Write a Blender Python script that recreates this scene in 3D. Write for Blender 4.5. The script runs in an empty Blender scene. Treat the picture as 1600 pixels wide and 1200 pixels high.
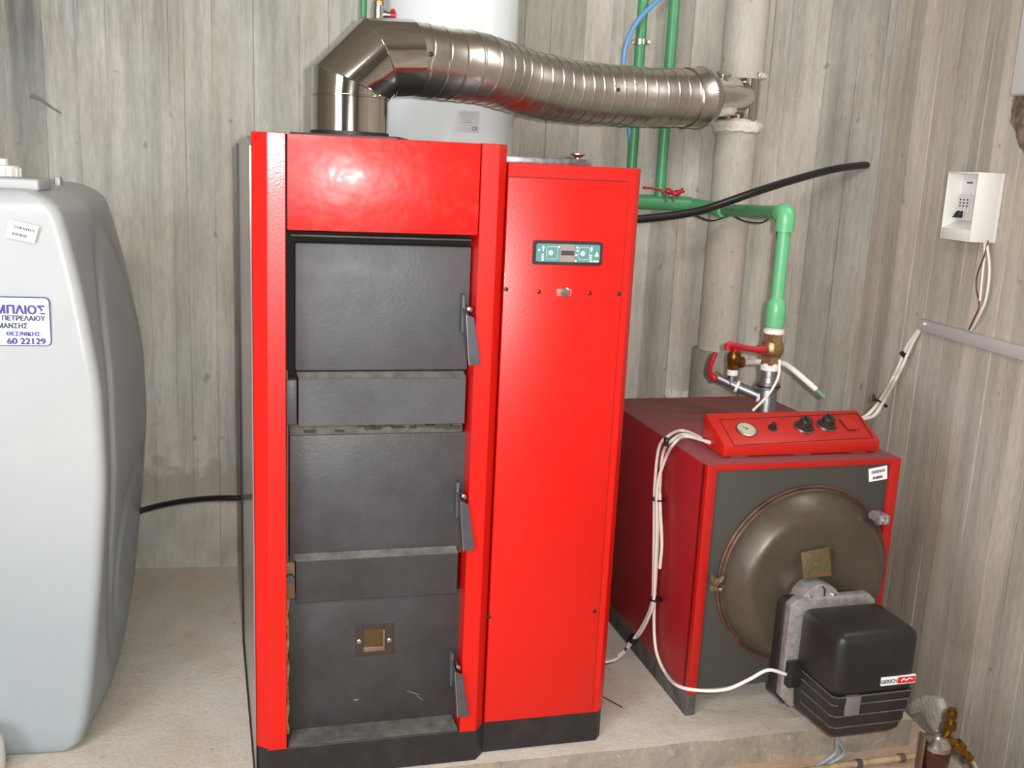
import bpy, bmesh, math, random
from mathutils import Vector, Matrix, Quaternion
random.seed(7)
# ------------------------------------------------------------------ camera, light, exposure
F = 1560.0; PITCH = math.radians(12.3); ROLL = math.radians(2.7); EYE = Vector((0, 0, 1.5))
_r = Vector((1, 0, 0)); FW = Vector((0, math.cos(PITCH), -math.sin(PITCH))); _u = _r.cross(FW)
RT = math.cos(ROLL)*_r + math.sin(ROLL)*_u
UP = -math.sin(ROLL)*_r + math.cos(ROLL)*_u
scene = bpy.context.scene
COL = scene.collection
cam_data = bpy.data.cameras.new('camera'); cam = bpy.data.objects.new('camera', cam_data); COL.objects.link(cam)
cam_data.sensor_width = 36; cam_data.lens = F/1600*36; cam_data.clip_start = 0.02
cam.matrix_world = Matrix(((RT.x, UP.x, -FW.x, EYE.x), (RT.y, UP.y, -FW.y, EYE.y), (RT.z, UP.z, -FW.z, EYE.z), (0, 0, 0, 1)))
scene.camera = cam
world = bpy.data.worlds.new('world'); scene.world = world; world.use_nodes = True
world.node_tree.nodes['Background'].inputs[0].default_value = (0.9, 0.95, 1, 1)
world.node_tree.nodes['Background'].inputs[1].default_value = 0.3
def area(name, loc, target, sx, sy, energy, color):
    l = bpy.data.lights.new(name, 'AREA'); l.shape = 'RECTANGLE'; l.size = sx; l.size_y = sy; l.energy = energy; l.color = color
    o = bpy.data.objects.new(name, l); COL.objects.link(o); o.location = loc
    o.rotation_euler = (Vector(target)-Vector(loc)).to_track_quat('-Z', 'Y').to_euler(); return o
fl = bpy.data.lights.new('camera_flash', 'SPOT'); fl.energy = 250; fl.color = (1, 0.985, 0.96); fl.shadow_soft_size = 0.02
fl.spot_size = math.radians(120); fl.spot_blend = 1.0
flo = bpy.data.objects.new('camera_flash', fl); COL.objects.link(flo)
flo.location = EYE + 0.075*RT + 0.035*UP - 0.01*FW
flo.rotation_euler = (FW*3 + Vector((0, 0, .15))).to_track_quat('-Z', 'Y').to_euler()
area('ceiling_fill', (-0.7, 0.0, 2.66), (-0.4, 1.6, 0), 1.2, 0.35, 42, (1, 0.97, 0.93))  # unseen light added under the ceiling as ambient fill
area('left_fill', (-2.15, -1.0, 1.45), (1.1, 2.8, 1.0), 1.3, 2.0, 105, (0.86, 0.93, 1))  # unseen cool fill added from the left; no doorway is built
area('strip_lamp_right', (1.32, 2.65, 2.5), (-0.1, 2.7, 1.65), 0.09, 0.7, 11, (1, 0.98, 0.95))
scene.view_settings.view_transform = 'Standard'; scene.view_settings.look = 'None'
scene.view_settings.gamma = 1; scene.view_settings.use_curve_mapping = False
scene.view_settings.exposure = 0.0

# ------------------------------------------------------------------ measuring helpers: a ray of the photograph met with a real plane
def ray(x, y): return RT*((x-800)/F) - UP*((y-600)/F) + FW
def at_z(x, y, z=0.0):
    d = ray(x, y); return EYE + d*((z-EYE.z)/d.z)
def at_y(x, y, Y):
    d = ray(x, y); return EYE + d*((Y-EYE.y)/d.y)
class Frame:
    def __init__(s, o, yaw):
        s.o = Vector(o); s.yaw = math.radians(yaw)
        s.u = Vector((math.cos(s.yaw), math.sin(s.yaw), 0)); s.v = Vector((-math.sin(s.yaw), math.cos(s.yaw), 0))
    def loc(s, p):
        d = Vector(p)-s.o; return Vector((d.dot(s.u), d.dot(s.v), d.z))
    def w(s, x, y, z): return s.o + s.u*x + s.v*y + Vector((0, 0, z))
    def front(s, x, y, off=0.0):           # local coordinates on the plane local y = off
        d = ray(x, y); p0 = s.o + s.v*off
        return s.loc(EYE + d*((p0-EYE).dot(s.v)/d.dot(s.v)))
    def side(s, x, y, off=0.0):            # local coordinates on the plane local x = off
        d = ray(x, y); p0 = s.o + s.u*off
        return s.loc(EYE + d*((p0-EYE).dot(s.u)/d.dot(s.u)))
    def rot(s): return (0, 0, s.yaw)
B = Frame((-0.063, 2.301, 0), 15)          # wood boiler, front right foot of its main body
C = Frame((0.534, 2.571, 0), 16)           # oil boiler, front left foot
W = Frame((-1.149, 3.448, 0), 10.5)        # back wall
T = Frame((-1.046, 2.255, 0), 10.5)        # fuel tank, front right foot
CORNER_X = 2.55
R = Frame(W.w(CORNER_X, 0, 0), 10.5)       # right wall: local x = 0 plane

# ------------------------------------------------------------------ materials
def rgb(h):
    c = [int(h[i:i+2], 16)/255 for i in (0, 2, 4)]
    return tuple(v/12.92 if v <= .04045 else ((v+.055)/1.055)**2.4 for v in c) + (1,)
def mat(name, color, rough=0.5, metal=0.0, noise=None, bump=None, dark=None, coat=0.0, spec=0.5, stretch=(1, 1, 1), rough_var=0.0):
    """noise=(scale, second colour, contrast lo, hi)"""
    m = bpy.data.materials.new(name); m.use_nodes = True; nt = m.node_tree; p = nt.nodes['Principled BSDF']
    p.inputs['Base Color'].default_value = color; p.inputs['Roughness'].default_value = rough
    p.inputs['Metallic'].default_value = metal; p.inputs['Coat Weight'].default_value = coat
    p.inputs['Coat Roughness'].default_value = 0.12; p.inputs['Specular IOR Level'].default_value = spec
    tc = nt.nodes.new('ShaderNodeTexCoord'); mp = nt.nodes.new('ShaderNodeMapping'); mp.inputs['Scale'].default_value = stretch
    nt.links.new(tc.outputs['Object'], mp.inputs[0])
    if noise:
        n = nt.nodes.new('ShaderNodeTexNoise'); n.inputs['Scale'].default_value = noise[0]; n.inputs['Detail'].default_value = 6
        n.inputs['Roughness'].default_value = 0.65
        nt.links.new(mp.outputs[0], n.inputs['Vector'])
        r = nt.nodes.new('ShaderNodeMapRange'); r.inputs[1].default_value = noise[2]; r.inputs[2].default_value = noise[3]
        nt.links.new(n.outputs[0], r.inputs[0])
        mx = nt.nodes.new('ShaderNodeMix'); mx.data_type = 'RGBA'
        mx.inputs[6].default_value = color; mx.inputs[7].default_value = noise[1]
        nt.links.new(r.outputs[0], mx.inputs[0]); nt.links.new(mx.outputs[2], p.inputs['Base Color'])
        if rough_var:
            rr = nt.nodes.new('ShaderNodeMapRange'); rr.inputs[3].default_value = rough; rr.inputs[4].default_value = rough+rough_var
            nt.links.new(r.outputs[0], rr.inputs[0]); nt.links.new(rr.outputs[0], p.inputs['Roughness'])
    if bump:
        n2 = nt.nodes.new('ShaderNodeTexNoise'); n2.inputs['Scale'].default_value = bump[0]; n2.inputs['Detail'].default_value = bump[2] if len(bump) > 2 else 3
        nt.links.new(mp.outputs[0], n2.inputs['Vector'])
        b = nt.nodes.new('ShaderNodeBump'); b.inputs['Strength'].default_value = 1; b.inputs['Distance'].default_value = bump[1]
        nt.links.new(n2.outputs[0], b.inputs['Height']); nt.links.new(b.outputs[0], p.inputs['Normal'])
        if coat: nt.links.new(b.outputs[0], p.inputs['Coat Normal'])
    return m

def concrete(name, light, dark, stretch_z, warm, attr=False, stain=False, rust=None, streak=0.75):
    m = bpy.data.materials.new(name); m.use_nodes = True; nt = m.node_tree; N = nt.nodes; Lk = nt.links
    p = N['Principled BSDF']; p.inputs['Roughness'].default_value = 0.88; p.inputs['Specular IOR Level'].default_value = 0.25
    tc = N.new('ShaderNodeTexCoord')
    def noise(scale, sc, detail=6, rough=.6):
        mp = N.new('ShaderNodeMapping'); mp.inputs['Scale'].default_value = sc; Lk.new(tc.outputs['Object'], mp.inputs[0])
        n = N.new('ShaderNodeTexNoise'); n.inputs['Scale'].default_value = scale; n.inputs['Detail'].default_value = detail
        n.inputs['Roughness'].default_value = rough; Lk.new(mp.outputs[0], n.inputs['Vector']); return n.outputs[0]
    def ramp(v, a, b, lo=0., hi=1.):
        r = N.new('ShaderNodeMapRange'); r.inputs[1].default_value = a; r.inputs[2].default_value = b
        r.inputs[3].default_value = lo; r.inputs[4].default_value = hi; Lk.new(v, r.inputs[0]); return r.outputs[0]
    def mix(fac, a, b, mode='MIX'):
        x = N.new('ShaderNodeMix'); x.data_type = 'RGBA'; x.blend_type = mode
        if hasattr(fac, 'links'): Lk.new(fac, x.inputs[0])
        else: x.inputs[0].default_value = fac
        for i, v in ((6, a), (7, b)):
            if hasattr(v, 'links'): Lk.new(v, x.inputs[i])
            else: x.inputs[i].default_value = v
        return x.outputs[2]
    def math_(op, a, b):
        x = N.new('ShaderNodeMath'); x.operation = op
        for i, v in ((0, a), (1, b)):
            if hasattr(v, 'links'): Lk.new(v, x.inputs[i])
            else: x.inputs[i].default_value = v
        return x.outputs[0]
    streaks = ramp(noise(11, (1, 1, stretch_z*1.6), 7, .68), .42, .74)
    blot = noise(3.2, (1, 1, .6), 5)
    fine = noise(90, (1, 1, max(stretch_z, .25)), 4)
    c = mix(ramp(blot, .35, .68), light, warm)
    c = mix(math_('MULTIPLY', streaks, streak), c, dark)
    c = mix(math_('MULTIPLY', ramp(noise(34, (1, 1, stretch_z*2.2), 5, .65), .54, .80), streak*.55), c, dark)
    c = mix(ramp(fine, .3, .7, .0, .20), c, (.1, .1, .1, 1))
    c = mix(ramp(noise(30, (1, 1, stretch_z*2.5), 5, .7), .58, .7, 0, streak*.5), c, rgb('d6d2c8'))
    spots = ramp(noise(22, (1, 1, .8), 2, .4), .70, .76, 0, .45)
    c = mix(spots, c, (.16, .14, .12, 1))
    if rust:
        c = mix(ramp(noise(7, (1, 1, 1), 6, .7), .56, .78, 0, .55), c, rust)
    if attr:
        a = N.new('ShaderNodeAttribute'); a.attribute_name = 'board_tone'
        c = mix(1.0, c, a.outputs['Color'], 'MULTIPLY')
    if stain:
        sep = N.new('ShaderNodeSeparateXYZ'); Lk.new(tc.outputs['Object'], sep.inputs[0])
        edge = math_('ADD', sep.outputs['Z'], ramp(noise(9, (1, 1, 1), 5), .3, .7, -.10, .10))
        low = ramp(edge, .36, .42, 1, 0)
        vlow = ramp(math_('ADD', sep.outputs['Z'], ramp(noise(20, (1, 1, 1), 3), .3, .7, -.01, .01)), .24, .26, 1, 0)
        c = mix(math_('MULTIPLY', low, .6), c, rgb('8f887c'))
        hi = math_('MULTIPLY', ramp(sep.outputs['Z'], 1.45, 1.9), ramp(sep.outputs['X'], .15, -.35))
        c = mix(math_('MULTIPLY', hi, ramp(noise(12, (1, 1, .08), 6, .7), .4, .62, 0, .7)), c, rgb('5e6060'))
        c = mix(math_('MULTIPLY', vlow, .8), c, mix(ramp(noise(14, (1, 1, .5), 5), .35, .7), rgb('b9b5ac'), rgb('98948c')))
    Lk.new(c, p.inputs['Base Color'])
    h = math_('ADD', math_('MULTIPLY', streaks, -.6), fine)
    b = N.new('ShaderNodeBump'); b.inputs['Strength'].default_value = .6; b.inputs['Distance'].default_value = .0025
    Lk.new(h, b.inputs['Height']); Lk.new(b.outputs[0], p.inputs['Normal'])
    return m

M = {}
M['wall'] = concrete('board_marked_concrete', rgb('d0cdc3'), rgb('807f7b'), .05, rgb('bfb6a8'), attr=True, stain=True)
M['wall_r'] = concrete('board_marked_concrete_warm', rgb('dbd2c5'), rgb('98928a'), .04, rgb('d0c2b0'), attr=True)
M['room'] = concrete('plain_concrete', rgb('a8a397'), rgb('77746f'), .4, rgb('a59a8b'))
M['slab'] = concrete('dusty_floor_screed', rgb('cfc8bd'), rgb('b3aa9e'), 1, rgb('c6b9a8'), streak=.4, rust=rgb('b58f74'))
M['low_floor'] = concrete('red_dust_floor', rgb('c2b3a0'), rgb('9a8f84'), 1, rgb('c09a80'), streak=.5, rust=rgb('b06a50'))
M['pipe_c'] = concrete('fibre_cement', rgb('c6c2b8'), rgb('a09b92'), .25, rgb('bbb3a6'), streak=.35)
M['plaster'] = mat('white_plaster', rgb('e2ddd5'), .9, noise=(30, rgb('c9c2b8'), .4, .7), bump=(60, .004))
RED = rgb('cb0e02'); RED2 = rgb('a5141c')
M['red'] = mat('gloss_red_paint', RED, .40, noise=(5, rgb('c60d02'), .35, .7), bump=(160, .00025, 2), coat=.12)
M['red_wavy'] = mat('wavy_gloss_red_paint', rgb('c0120c'), .38, noise=(13, rgb('c83a32'), .5, .8), bump=(9, .0045, 3), coat=.12)
M['red_dull'] = mat('dull_red_paint', rgb('ae120c'), .4, noise=(16, rgb('a4201a'), .45, .8), bump=(140, .0003))
M['red_shaded'] = mat('shaded_red_paint', rgb('93171d'), .42, noise=(6, rgb('8a262a'), .4, .75), bump=(120, .0003))  # the oil boiler's side shade is put into this darker red
M['red_panel'] = mat('orange_red_paint', rgb('b41a12'), .42, noise=(40, rgb('b81a0e'), .4, .7), bump=(200, .0003))
M['red_top'] = mat('dust_covered_red_paint', rgb('8a4044'), .6, noise=(9, rgb('7a4a4a'), .35, .7), bump=(120, .0004))
M['grey_side'] = mat('grey_gloss_side', rgb('8d7f7d'), .16, .3, noise=(3, rgb('94868a'), .4, .7))
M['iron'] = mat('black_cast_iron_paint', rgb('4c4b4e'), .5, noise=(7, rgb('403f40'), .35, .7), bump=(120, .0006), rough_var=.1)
M['iron_mid'] = mat('black_cast_iron_darker', rgb('424143'), .52, noise=(8, rgb('343334'), .35, .7), bump=(120, .0006))  # darker iron tone for the middle door
M['iron_low'] = mat('black_cast_iron_darkest', rgb('363435'), .55, noise=(10, rgb('2b2929'), .35, .7), bump=(120, .0006))  # darkest iron tone, mainly for the lower door
M['iron_dusty'] = mat('dusty_iron_edge', rgb('5c5852'), .75, noise=(22, rgb('3e3b38'), .35, .65), bump=(90, .001))
M['black'] = mat('black_paint', rgb('1f1d1e'), .5, noise=(14, rgb('2e2b2a'), .45, .8), bump=(80, .0006))
M['void'] = mat('dark_gap', rgb('0d0c0c'), .9)
M['handle'] = mat('grey_handle_steel', rgb('56555b'), .4, .3, noise=(30, rgb('4a494d'), .4, .7))
M['steel'] = mat('bright_steel', rgb('c9c7c4'), .28, 1, noise=(40, rgb('a09c98'), .45, .8))
M['inox'] = mat('polished_inox', rgb('ccc8c0'), .09, 1, bump=(6, .0012, 2))
M['inox_flex'] = mat('spiral_inox_duct', rgb('cdc6be'), .30, 1, noise=(8, rgb('b9b1a9'), .4, .7), bump=(30, .0003, 2))
M['galv'] = mat('galvanised_steel', rgb('9c9fa2'), .42, .85, noise=(60, rgb('777a7e'), .4, .65), bump=(60, .0005))
M['alu'] = mat('cast_aluminium', rgb('bcb9b8'), .5, .75, noise=(40, rgb('9d9997'), .4, .7), bump=(90, .0008))
M['brass'] = mat('aged_brass', rgb('b0916a'), .38, .8, noise=(60, rgb('8a6c42'), .4, .7))
M['brass_dark'] = mat('dark_brass', rgb('8a6428'), .35, .8, noise=(60, rgb('5a3c18'), .4, .7))
M['green'] = mat('green_plastic_pipe', rgb('4c9764'), .4, noise=(10, rgb('448a5a'), .4, .7))
M['green_fit'] = mat('green_plastic_fitting', rgb('66b682'), .35)
M['blue'] = mat('blue_plastic_tube', rgb('6a9fd0'), .4)
M['white_pl'] = mat('white_plastic', rgb('e4e2dd'), .4)
M['white_enam'] = mat('white_enamel', rgb('dfe3e4'), .16, coat=.4)
M['tape'] = mat('white_sealing_tape', rgb('e6e2e0'), .6, bump=(200, .001))
M['cable'] = mat('white_cable_sheath', rgb('e6ded4'), .45)
M['tank'] = mat('translucent_polyethylene', rgb('adafaf'), .34, noise=(2.2, rgb('a5a8a8'), .35, .7), bump=(6, .003, 2))
def fuel_level(m):   # the lower part is filled, which shows bluish through the plastic
    nt = m.node_tree; p = nt.nodes['Principled BSDF']; src = p.inputs['Base Color'].links[0].from_socket
    tc = nt.nodes.new('ShaderNodeTexCoord'); sp = nt.nodes.new('ShaderNodeSeparateXYZ'); nt.links.new(tc.outputs['Object'], sp.inputs[0])
    mr = nt.nodes.new('ShaderNodeMapRange'); mr.inputs[1].default_value = .35; mr.inputs[2].default_value = .82; mr.inputs[3].default_value = 1; mr.inputs[4].default_value = 0
    nt.links.new(sp.outputs['Z'], mr.inputs[0]); mx = nt.nodes.new('ShaderNodeMix'); mx.data_type = 'RGBA'
    nt.links.new(mr.outputs[0], mx.inputs[0]); nt.links.new(src, mx.inputs[6]); mx.inputs[7].default_value = rgb('9ba4a8'); nt.links.new(mx.outputs[2], p.inputs['Base Color'])
fuel_level(M['tank'])
M['hose'] = mat('black_rubber', rgb('191718'), .38)
M['plastic_black'] = mat('black_burner_plastic', rgb('201e1e'), .45, noise=(9, rgb('2c2926'), .45, .8), bump=(70, .0005))
M['plate_grey'] = mat('dark_olive_plate', rgb('494640'), .45, .2, noise=(8, rgb('434540'), .35, .7), bump=(40, .0006))
M['dish'] = mat('bronze_brown_dish', rgb('584f43'), .38, .3, noise=(5, rgb('4b4036'), .35, .7), bump=(30, .0005))
M['dish_rim'] = mat('rusty_dish_rim', rgb('6b5042'), .5, .4, noise=(14, rgb('4c3a30'), .4, .65), bump=(60, .001))
M['rust'] = mat('rusty_steel', rgb('6a5a48'), .6, .3, noise=(45, rgb('7a4a30'), .5, .75), bump=(120, .002))
M['rope'] = mat('tan_seal_rope', rgb('a08562'), .9, noise=(40, rgb('5a4632'), .4, .65), bump=(150, .003))
M['amber'] = mat('sooty_amber_glass', rgb('4a3a20'), .2)
M['red_handle'] = mat('red_lever_plastic', rgb('b41a28'), .4)
M['teal'] = mat('teal_display_film', rgb('5d8684'), .3)
M['lcd'] = mat('grey_display_film', rgb('8f857e'), .3)
M['ink'] = mat('dark_print', rgb('4a4a50'), .6)
M['navy'] = mat('navy_ink', rgb('33407c'), .6)
M['purple'] = mat('purple_ink', rgb('48388a'), .6)
M['slate'] = mat('slate_ink', rgb('3c485c'), .6)
M['fade'] = mat('faded_purple_ink', rgb('a79ac4'), .6)
M['paper'] = mat('white_label_paper', rgb('f1f1f4'), .5)
M['silver_lbl'] = mat('silver_label', rgb('c4c6c8'), .4)
M['red_lbl'] = mat('red_label', rgb('cf2330'), .4)
M['amber_bowl'] = mat('dark_red_filter_bowl', rgb('3c1a14'), .12, coat=.5)
M['tan_pipe'] = mat('tan_dusty_pipe', rgb('b09a76'), .6, noise=(30, rgb('8c7450'), .4, .7))
M['grey_hose'] = mat('braided_grey_hose', rgb('8f979e'), .5, bump=(300, .002))
M['chrome_ring'] = mat('dull_chrome', rgb('8f7f78'), .3, .9)
M['lid_grey'] = mat('grey_conduit_lid', rgb('c0b9b8'), .45)
M['conduit'] = mat('ivory_conduit', rgb('d4ccc2'), .5)

# ------------------------------------------------------------------ mesh helpers
def box(bm, x0, x1, y0, y1, z0, z1, bevel=0.0, seg=2):
    vs = [bm.verts.new((x, y, z)) for x in (x0, x1) for y in (y0, y1) for z in (z0, z1)]
    fs = [bm.faces.new([vs[i] for i in f]) for f in ((0, 1, 3, 2), (4, 6, 7, 5), (0, 4, 5, 1), (2, 3, 7, 6), (0, 2, 6, 4), (1, 5, 7, 3))]
    if bevel:
        es = list({e for f in fs for e in f.edges})
        bmesh.ops.bevel(bm, geom=es, offset=bevel, segments=seg, affect='EDGES', profile=.5)
def hexa(bm, P, bevel=0.0, seg=2):
    """eight corners: bottom ring then top ring"""
    vs = [bm.verts.new(p) for p in P]
    fs = [bm.faces.new([vs[i] for i in f]) for f in ((3, 2, 1, 0), (4, 5, 6, 7), (0, 1, 5, 4), (1, 2, 6, 5), (2, 3, 7, 6), (3, 0, 4, 7))]
    if bevel:
        es = list({e for f in fs for e in f.edges}); bmesh.ops.bevel(bm, geom=es, offset=bevel, segments=seg, affect='EDGES', profile=.5)
def prism(bm, poly, lo, hi, axis='z', bevel=0.0, seg=2):
    """poly: 2D list. axis z: (x,y); axis y: (x,z); axis x: (y,z)"""
    def pt(p, t):
        return {'z': (p[0], p[1], t), 'y': (p[0], t, p[1]), 'x': (t, p[0], p[1])}[axis]
    a = [bm.verts.new(pt(p, lo)) for p in poly]; b = [bm.verts.new(pt(p, hi)) for p in poly]
    n = len(poly); fs = [bm.faces.new(a[::-1]), bm.faces.new(b)]
    for i in range(n): fs.append(bm.faces.new((a[i], a[(i+1) % n], b[(i+1) % n], b[i])))
    bmesh.ops.recalc_face_normals(bm, faces=fs)
    if bevel:
        es = list({e for f in fs for e in f.edges}); bmesh.ops.bevel(bm, geom=es, offset=bevel, segments=seg, affect='EDGES', profile=.5)
def rrect(w, h, r, n=5):
    out = []
    for cx, cy, a0 in ((w/2-r, h/2-r, 0), (-w/2+r, h/2-r, 90), (-w/2+r, -h/2+r, 180), (w/2-r, -h/2+r, 270)):
        for i in range(n+1):
            a = math.radians(a0+90*i/n); out.append((cx+r*math.cos(a), cy+r*math.sin(a)))
    return out
def smooth_path(pts, n=8):
    P = [Vector(p) for p in pts]
    if len(P) < 3: return P
    P = [2*P[0]-P[1]]+P+[2*P[-1]-P[-2]]; out = []
    for i in range(1, len(P)-2):
        for k in range(n):
            t = k/n; a, b, c, d = P[i-1], P[i], P[i+1], P[i+2]
            out.append(.5*((2*b)+(c-a)*t+(2*a-5*b+4*c-d)*t*t+(3*b-a-3*c+d)*t**3))
    out.append(P[-2]); return out
def tube(bm, pts, r, n=12, smooth=0, cap=True):
    P = smooth_path(pts, smooth) if smooth else [Vector(p) for p in pts]
    N = len(P); rad = r if callable(r) else (lambda t: r)
    rings = []; nrm = None
    for i in range(N):
        d0 = (P[i]-P[i-1]).normalized() if i else (P[1]-P[0]).normalized()
        d1 = (P[i+1]-P[i]).normalized() if i < N-1 else d0
        t = (d0+d1); t = t.normalized() if t.length > 1e-6 else d0
        if nrm is None:
            nrm = d0.orthogonal().normalized()
        base = nrm - nrm.dot(t)*t; base.normalize(); bi = t.cross(base)
        # mitre: stretch along the bend direction
        cosh = max(.3, math.sqrt(max(0, (1+d0.dot(d1))/2))); bend = (d1-d0)
        bd = bend.normalized() if bend.length > 1e-5 else None
        ring = []
        for k in range(n):
            a = 2*math.pi*k/n; v = base*math.cos(a)+bi*math.sin(a)
            if bd is not None and cosh < .999:
                v = v + bd*v.dot(bd)*(1/cosh-1)
            ring.append(bm.verts.new(P[i]+v*rad(i/(N-1))))
        rings.append(ring); nrm = base
    for i in range(N-1):
        for k in range(n):
            bm.faces.new((rings[i][k], rings[i][(k+1) % n], rings[i+1][(k+1) % n], rings[i+1][k]))
    if cap:
        bm.faces.new(rings[0][::-1]); bm.faces.new(rings[-1])
def lathe(bm, prof, o=(0, 0, 0), axis=(0, 0, 1), n=32):
    q = Vector((0, 0, 1)).rotation_difference(Vector(axis).normalized()); o = Vector(o); rings = []
    for r, h in prof:
        if r < 1e-6: rings.append([bm.verts.new(o+q@Vector((0, 0, h)))]); continue
        rings.append([bm.verts.new(o+q@Vector((r*math.cos(2*math.pi*k/n), r*math.sin(2*math.pi*k/n), h))) for k in range(n)])
    for a, b in zip(rings, rings[1:]):
        for k in range(n):
            k2 = (k+1) % n
            if len(a) == 1 and len(b) == 1: continue
            if len(a) == 1: bm.faces.new((a[0], b[k2], b[k]))
            elif len(b) == 1: bm.faces.new((a[k], a[k2], b[0]))
            else: bm.faces.new((a[k], a[k2], b[k2], b[k]))
    if len(rings[0]) > 1: bm.faces.new(rings[0][::-1])
    if len(rings[-1]) > 1: bm.faces.new(rings[-1])
def cyl(bm, p0, p1, r, n=20, r2=None):
    p0 = Vector(p0); p1 = Vector(p1); L = (p1-p0).length
    lathe(bm, [(r, 0), (r if r2 is None else r2, L)], p0, p1-p0, n)
def hexnut(bm, p0, p1, r): cyl(bm, p0, p1, r, 6)
class Bm:
    def __enter__(s): s.b = bmesh.new(); return s.b
def obj(name, build, m, parent=None, frame=None, origin=None, sharp=35, smooth=True):
    bm = bmesh.new(); build(bm)
    bmesh.ops.recalc_face_normals(bm, faces=bm.faces[:])
    if origin is not None: bmesh.ops.translate(bm, verts=bm.verts[:], vec=-Vector(origin))
    me = bpy.data.meshes.new(name); bm.to_mesh(me); bm.free()
    if smooth:
        for p in me.polygons: p.use_smooth = True
        me.set_sharp_from_angle(angle=math.radians(sharp))
    me.materials.append(m)
    o = bpy.data.objects.new(name, me); COL.objects.link(o)
    if parent: o.parent = parent
    if frame: o.location = frame.o; o.rotation_euler = frame.rot()
    if origin is not None: o.location = origin
    return o
def thing(name, label, cat, loc, rot=(0, 0, 0), group=None):
    o = bpy.data.objects.new(name, None); COL.objects.link(o); o.location = loc; o.rotation_euler = rot
    o.empty_display_size = .05
    o['label'] = label; o['category'] = cat
    if group: o['group'] = group
    return o
def tag(o, label, cat, group=None):
    o['label'] = label; o['category'] = cat
    if group: o['group'] = group
    return o
def lab(o, s): o['label'] = s; return o
def struct(o): o['kind'] = 'structure'; return o
def text_mesh(name, s, size, m, parent, loc, rot, align='RIGHT', bold=0.0, sx=1.0):
    cu = bpy.data.curves.new(name, 'FONT'); cu.body = s; cu.size = size; cu.align_x = align; cu.extrude = .0004
    t = bpy.data.objects.new('tmp', cu); COL.objects.link(t)
    bpy.context.view_layer.update()
    me = bpy.data.meshes.new_from_object(t.evaluated_get(bpy.context.evaluated_depsgraph_get()))
    bpy.data.objects.remove(t); me.name = name; me.materials.clear(); me.materials.append(m)
    if bold:                       # heavier strokes: the outline repeated a hair to each side
        b = bmesh.new()
        for ddx, ddy in ((-bold, 0), (bold, 0), (0, bold*.7), (0, -bold*.7)):
            n0 = len(b.verts); b.from_mesh(me); b.verts.ensure_lookup_table()
            bmesh.ops.translate(b, verts=b.verts[n0:], vec=(ddx, ddy, .00003*n0/max(1, len(me.vertices))))
        b.to_mesh(me); b.free()
    o = bpy.data.objects.new(name, me); COL.objects.link(o); o.parent = parent; o.location = loc; o.rotation_euler = rot; o.scale = (sx, 1, 1)
    return o
FACE = (math.radians(90), 0, 0)      # text standing upright on a plane facing local -y

# ------------------------------------------------------------------ room
def board_wall(name, frame_o, yaw, x0, x1, z0, z1, m, seed, flip=False, thick=.12):
    """wall face towards local -y, cast against vertical boards: each board a plane with its own depth, fins of grout between them"""
    rnd = random.Random(seed); bm = bmesh.new(); lay = bm.loops.layers.color.new('board_tone')
    xs = []; x = x0
    while x < x1-.03:
        w = rnd.choice((.055, .075, .085, .1, .12, .14))*rnd.uniform(.85, 1.1); xs.append((x, min(x+w, x1))); x += w
    if xs[-1][1] < x1: xs.append((xs[-1][1], x1))
    prof = []                      # (x, y, tone)
    for a, b in xs:
        d = rnd.uniform(-.0022, .0022); t = rnd.uniform(.87, 1.03)
        prof.append((a+.0012, d, t)); prof.append((b-.0035, d+rnd.uniform(-.0015, .0015), t))
        if rnd.random() < .4: prof.append((b-.002, d-.0015-rnd.random()*.0015, t*.95))
        else: prof.append((b-.002, d+.0007, t*.95))
    zs = [z0+(z1-z0)*i/14 for i in range(15)]
    grid = []
    for (x, y, t) in prof:
        ph = rnd.uniform(0, 6)
        grid.append([bm.verts.new((x+.0015*math.sin(ph+z*3.1), y+.0012*math.sin(ph*2+z*4.3), z)) for z in zs])
    for i in range(len(grid)-1):
        for j in range(len(zs)-1):
            f = bm.faces.new((grid[i][j], grid[i+1][j], grid[i+1][j+1], grid[i][j+1]))
            for l in f.loops: l[lay] = (prof[i][2],)*3+(1,)
    n = len(grid)
    A = [grid[0][0], grid[-1][0], grid[-1][-1], grid[0][-1]]
    Bv = [bm.verts.new((v.co.x, thick, v.co.z)) for v in A]
    fs = [bm.faces.new((Bv[0], Bv[3], Bv[2], Bv[1]))]
    bot = [g[0] for g in grid]; top = [g[-1] for g in grid]
    fs.append(bm.faces.new([Bv[0], Bv[1]]+bot[::-1])); fs.append(bm.faces.new([Bv[3]]+top+[Bv[2]]))
    fs.append(bm.faces.new([Bv[3], Bv[0]]+grid[0])); fs.append(bm.faces.new([Bv[1], Bv[2]]+grid[-1][::-1]))
    for f in fs:
        for l in f.loops: l[lay] = (.95, .95, .95, 1)
    me = bpy.data.meshes.new(name); bm.to_mesh(me); bm.free(); me.materials.append(m)
    o = bpy.data.objects.new(name, me); COL.objects.link(o); o.location = frame_o; o.rotation_euler = (0, 0, yaw)
    return struct(o)
LOWZ = -.085; CEIL = 2.75; LEFT_X = -2.1; BACK_Y = -6.0
PITZ = -.62
wb = board_wall('wall_back', W.o, W.yaw, LEFT_X, CORNER_X, PITZ, CEIL, M['wall'], 3)
wr = board_wall('wall_right', R.o, W.yaw-math.pi/2, 0, 6.0, PITZ, CEIL, M['wall_r'], 11)
def plain(name, x0, x1, y0, y1, z0, z1, m):
    return struct(obj(name, lambda b: box(b, x0, x1, y0, y1, z0, z1), m, frame=W))
plain('wall_left', LEFT_X-.12, LEFT_X, BACK_Y, .12, LOWZ, CEIL, M['room'])
plain('wall_front', LEFT_X-.12, CORNER_X+.12, BACK_Y-.12, BACK_Y, LOWZ, CEIL, M['room'])
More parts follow.
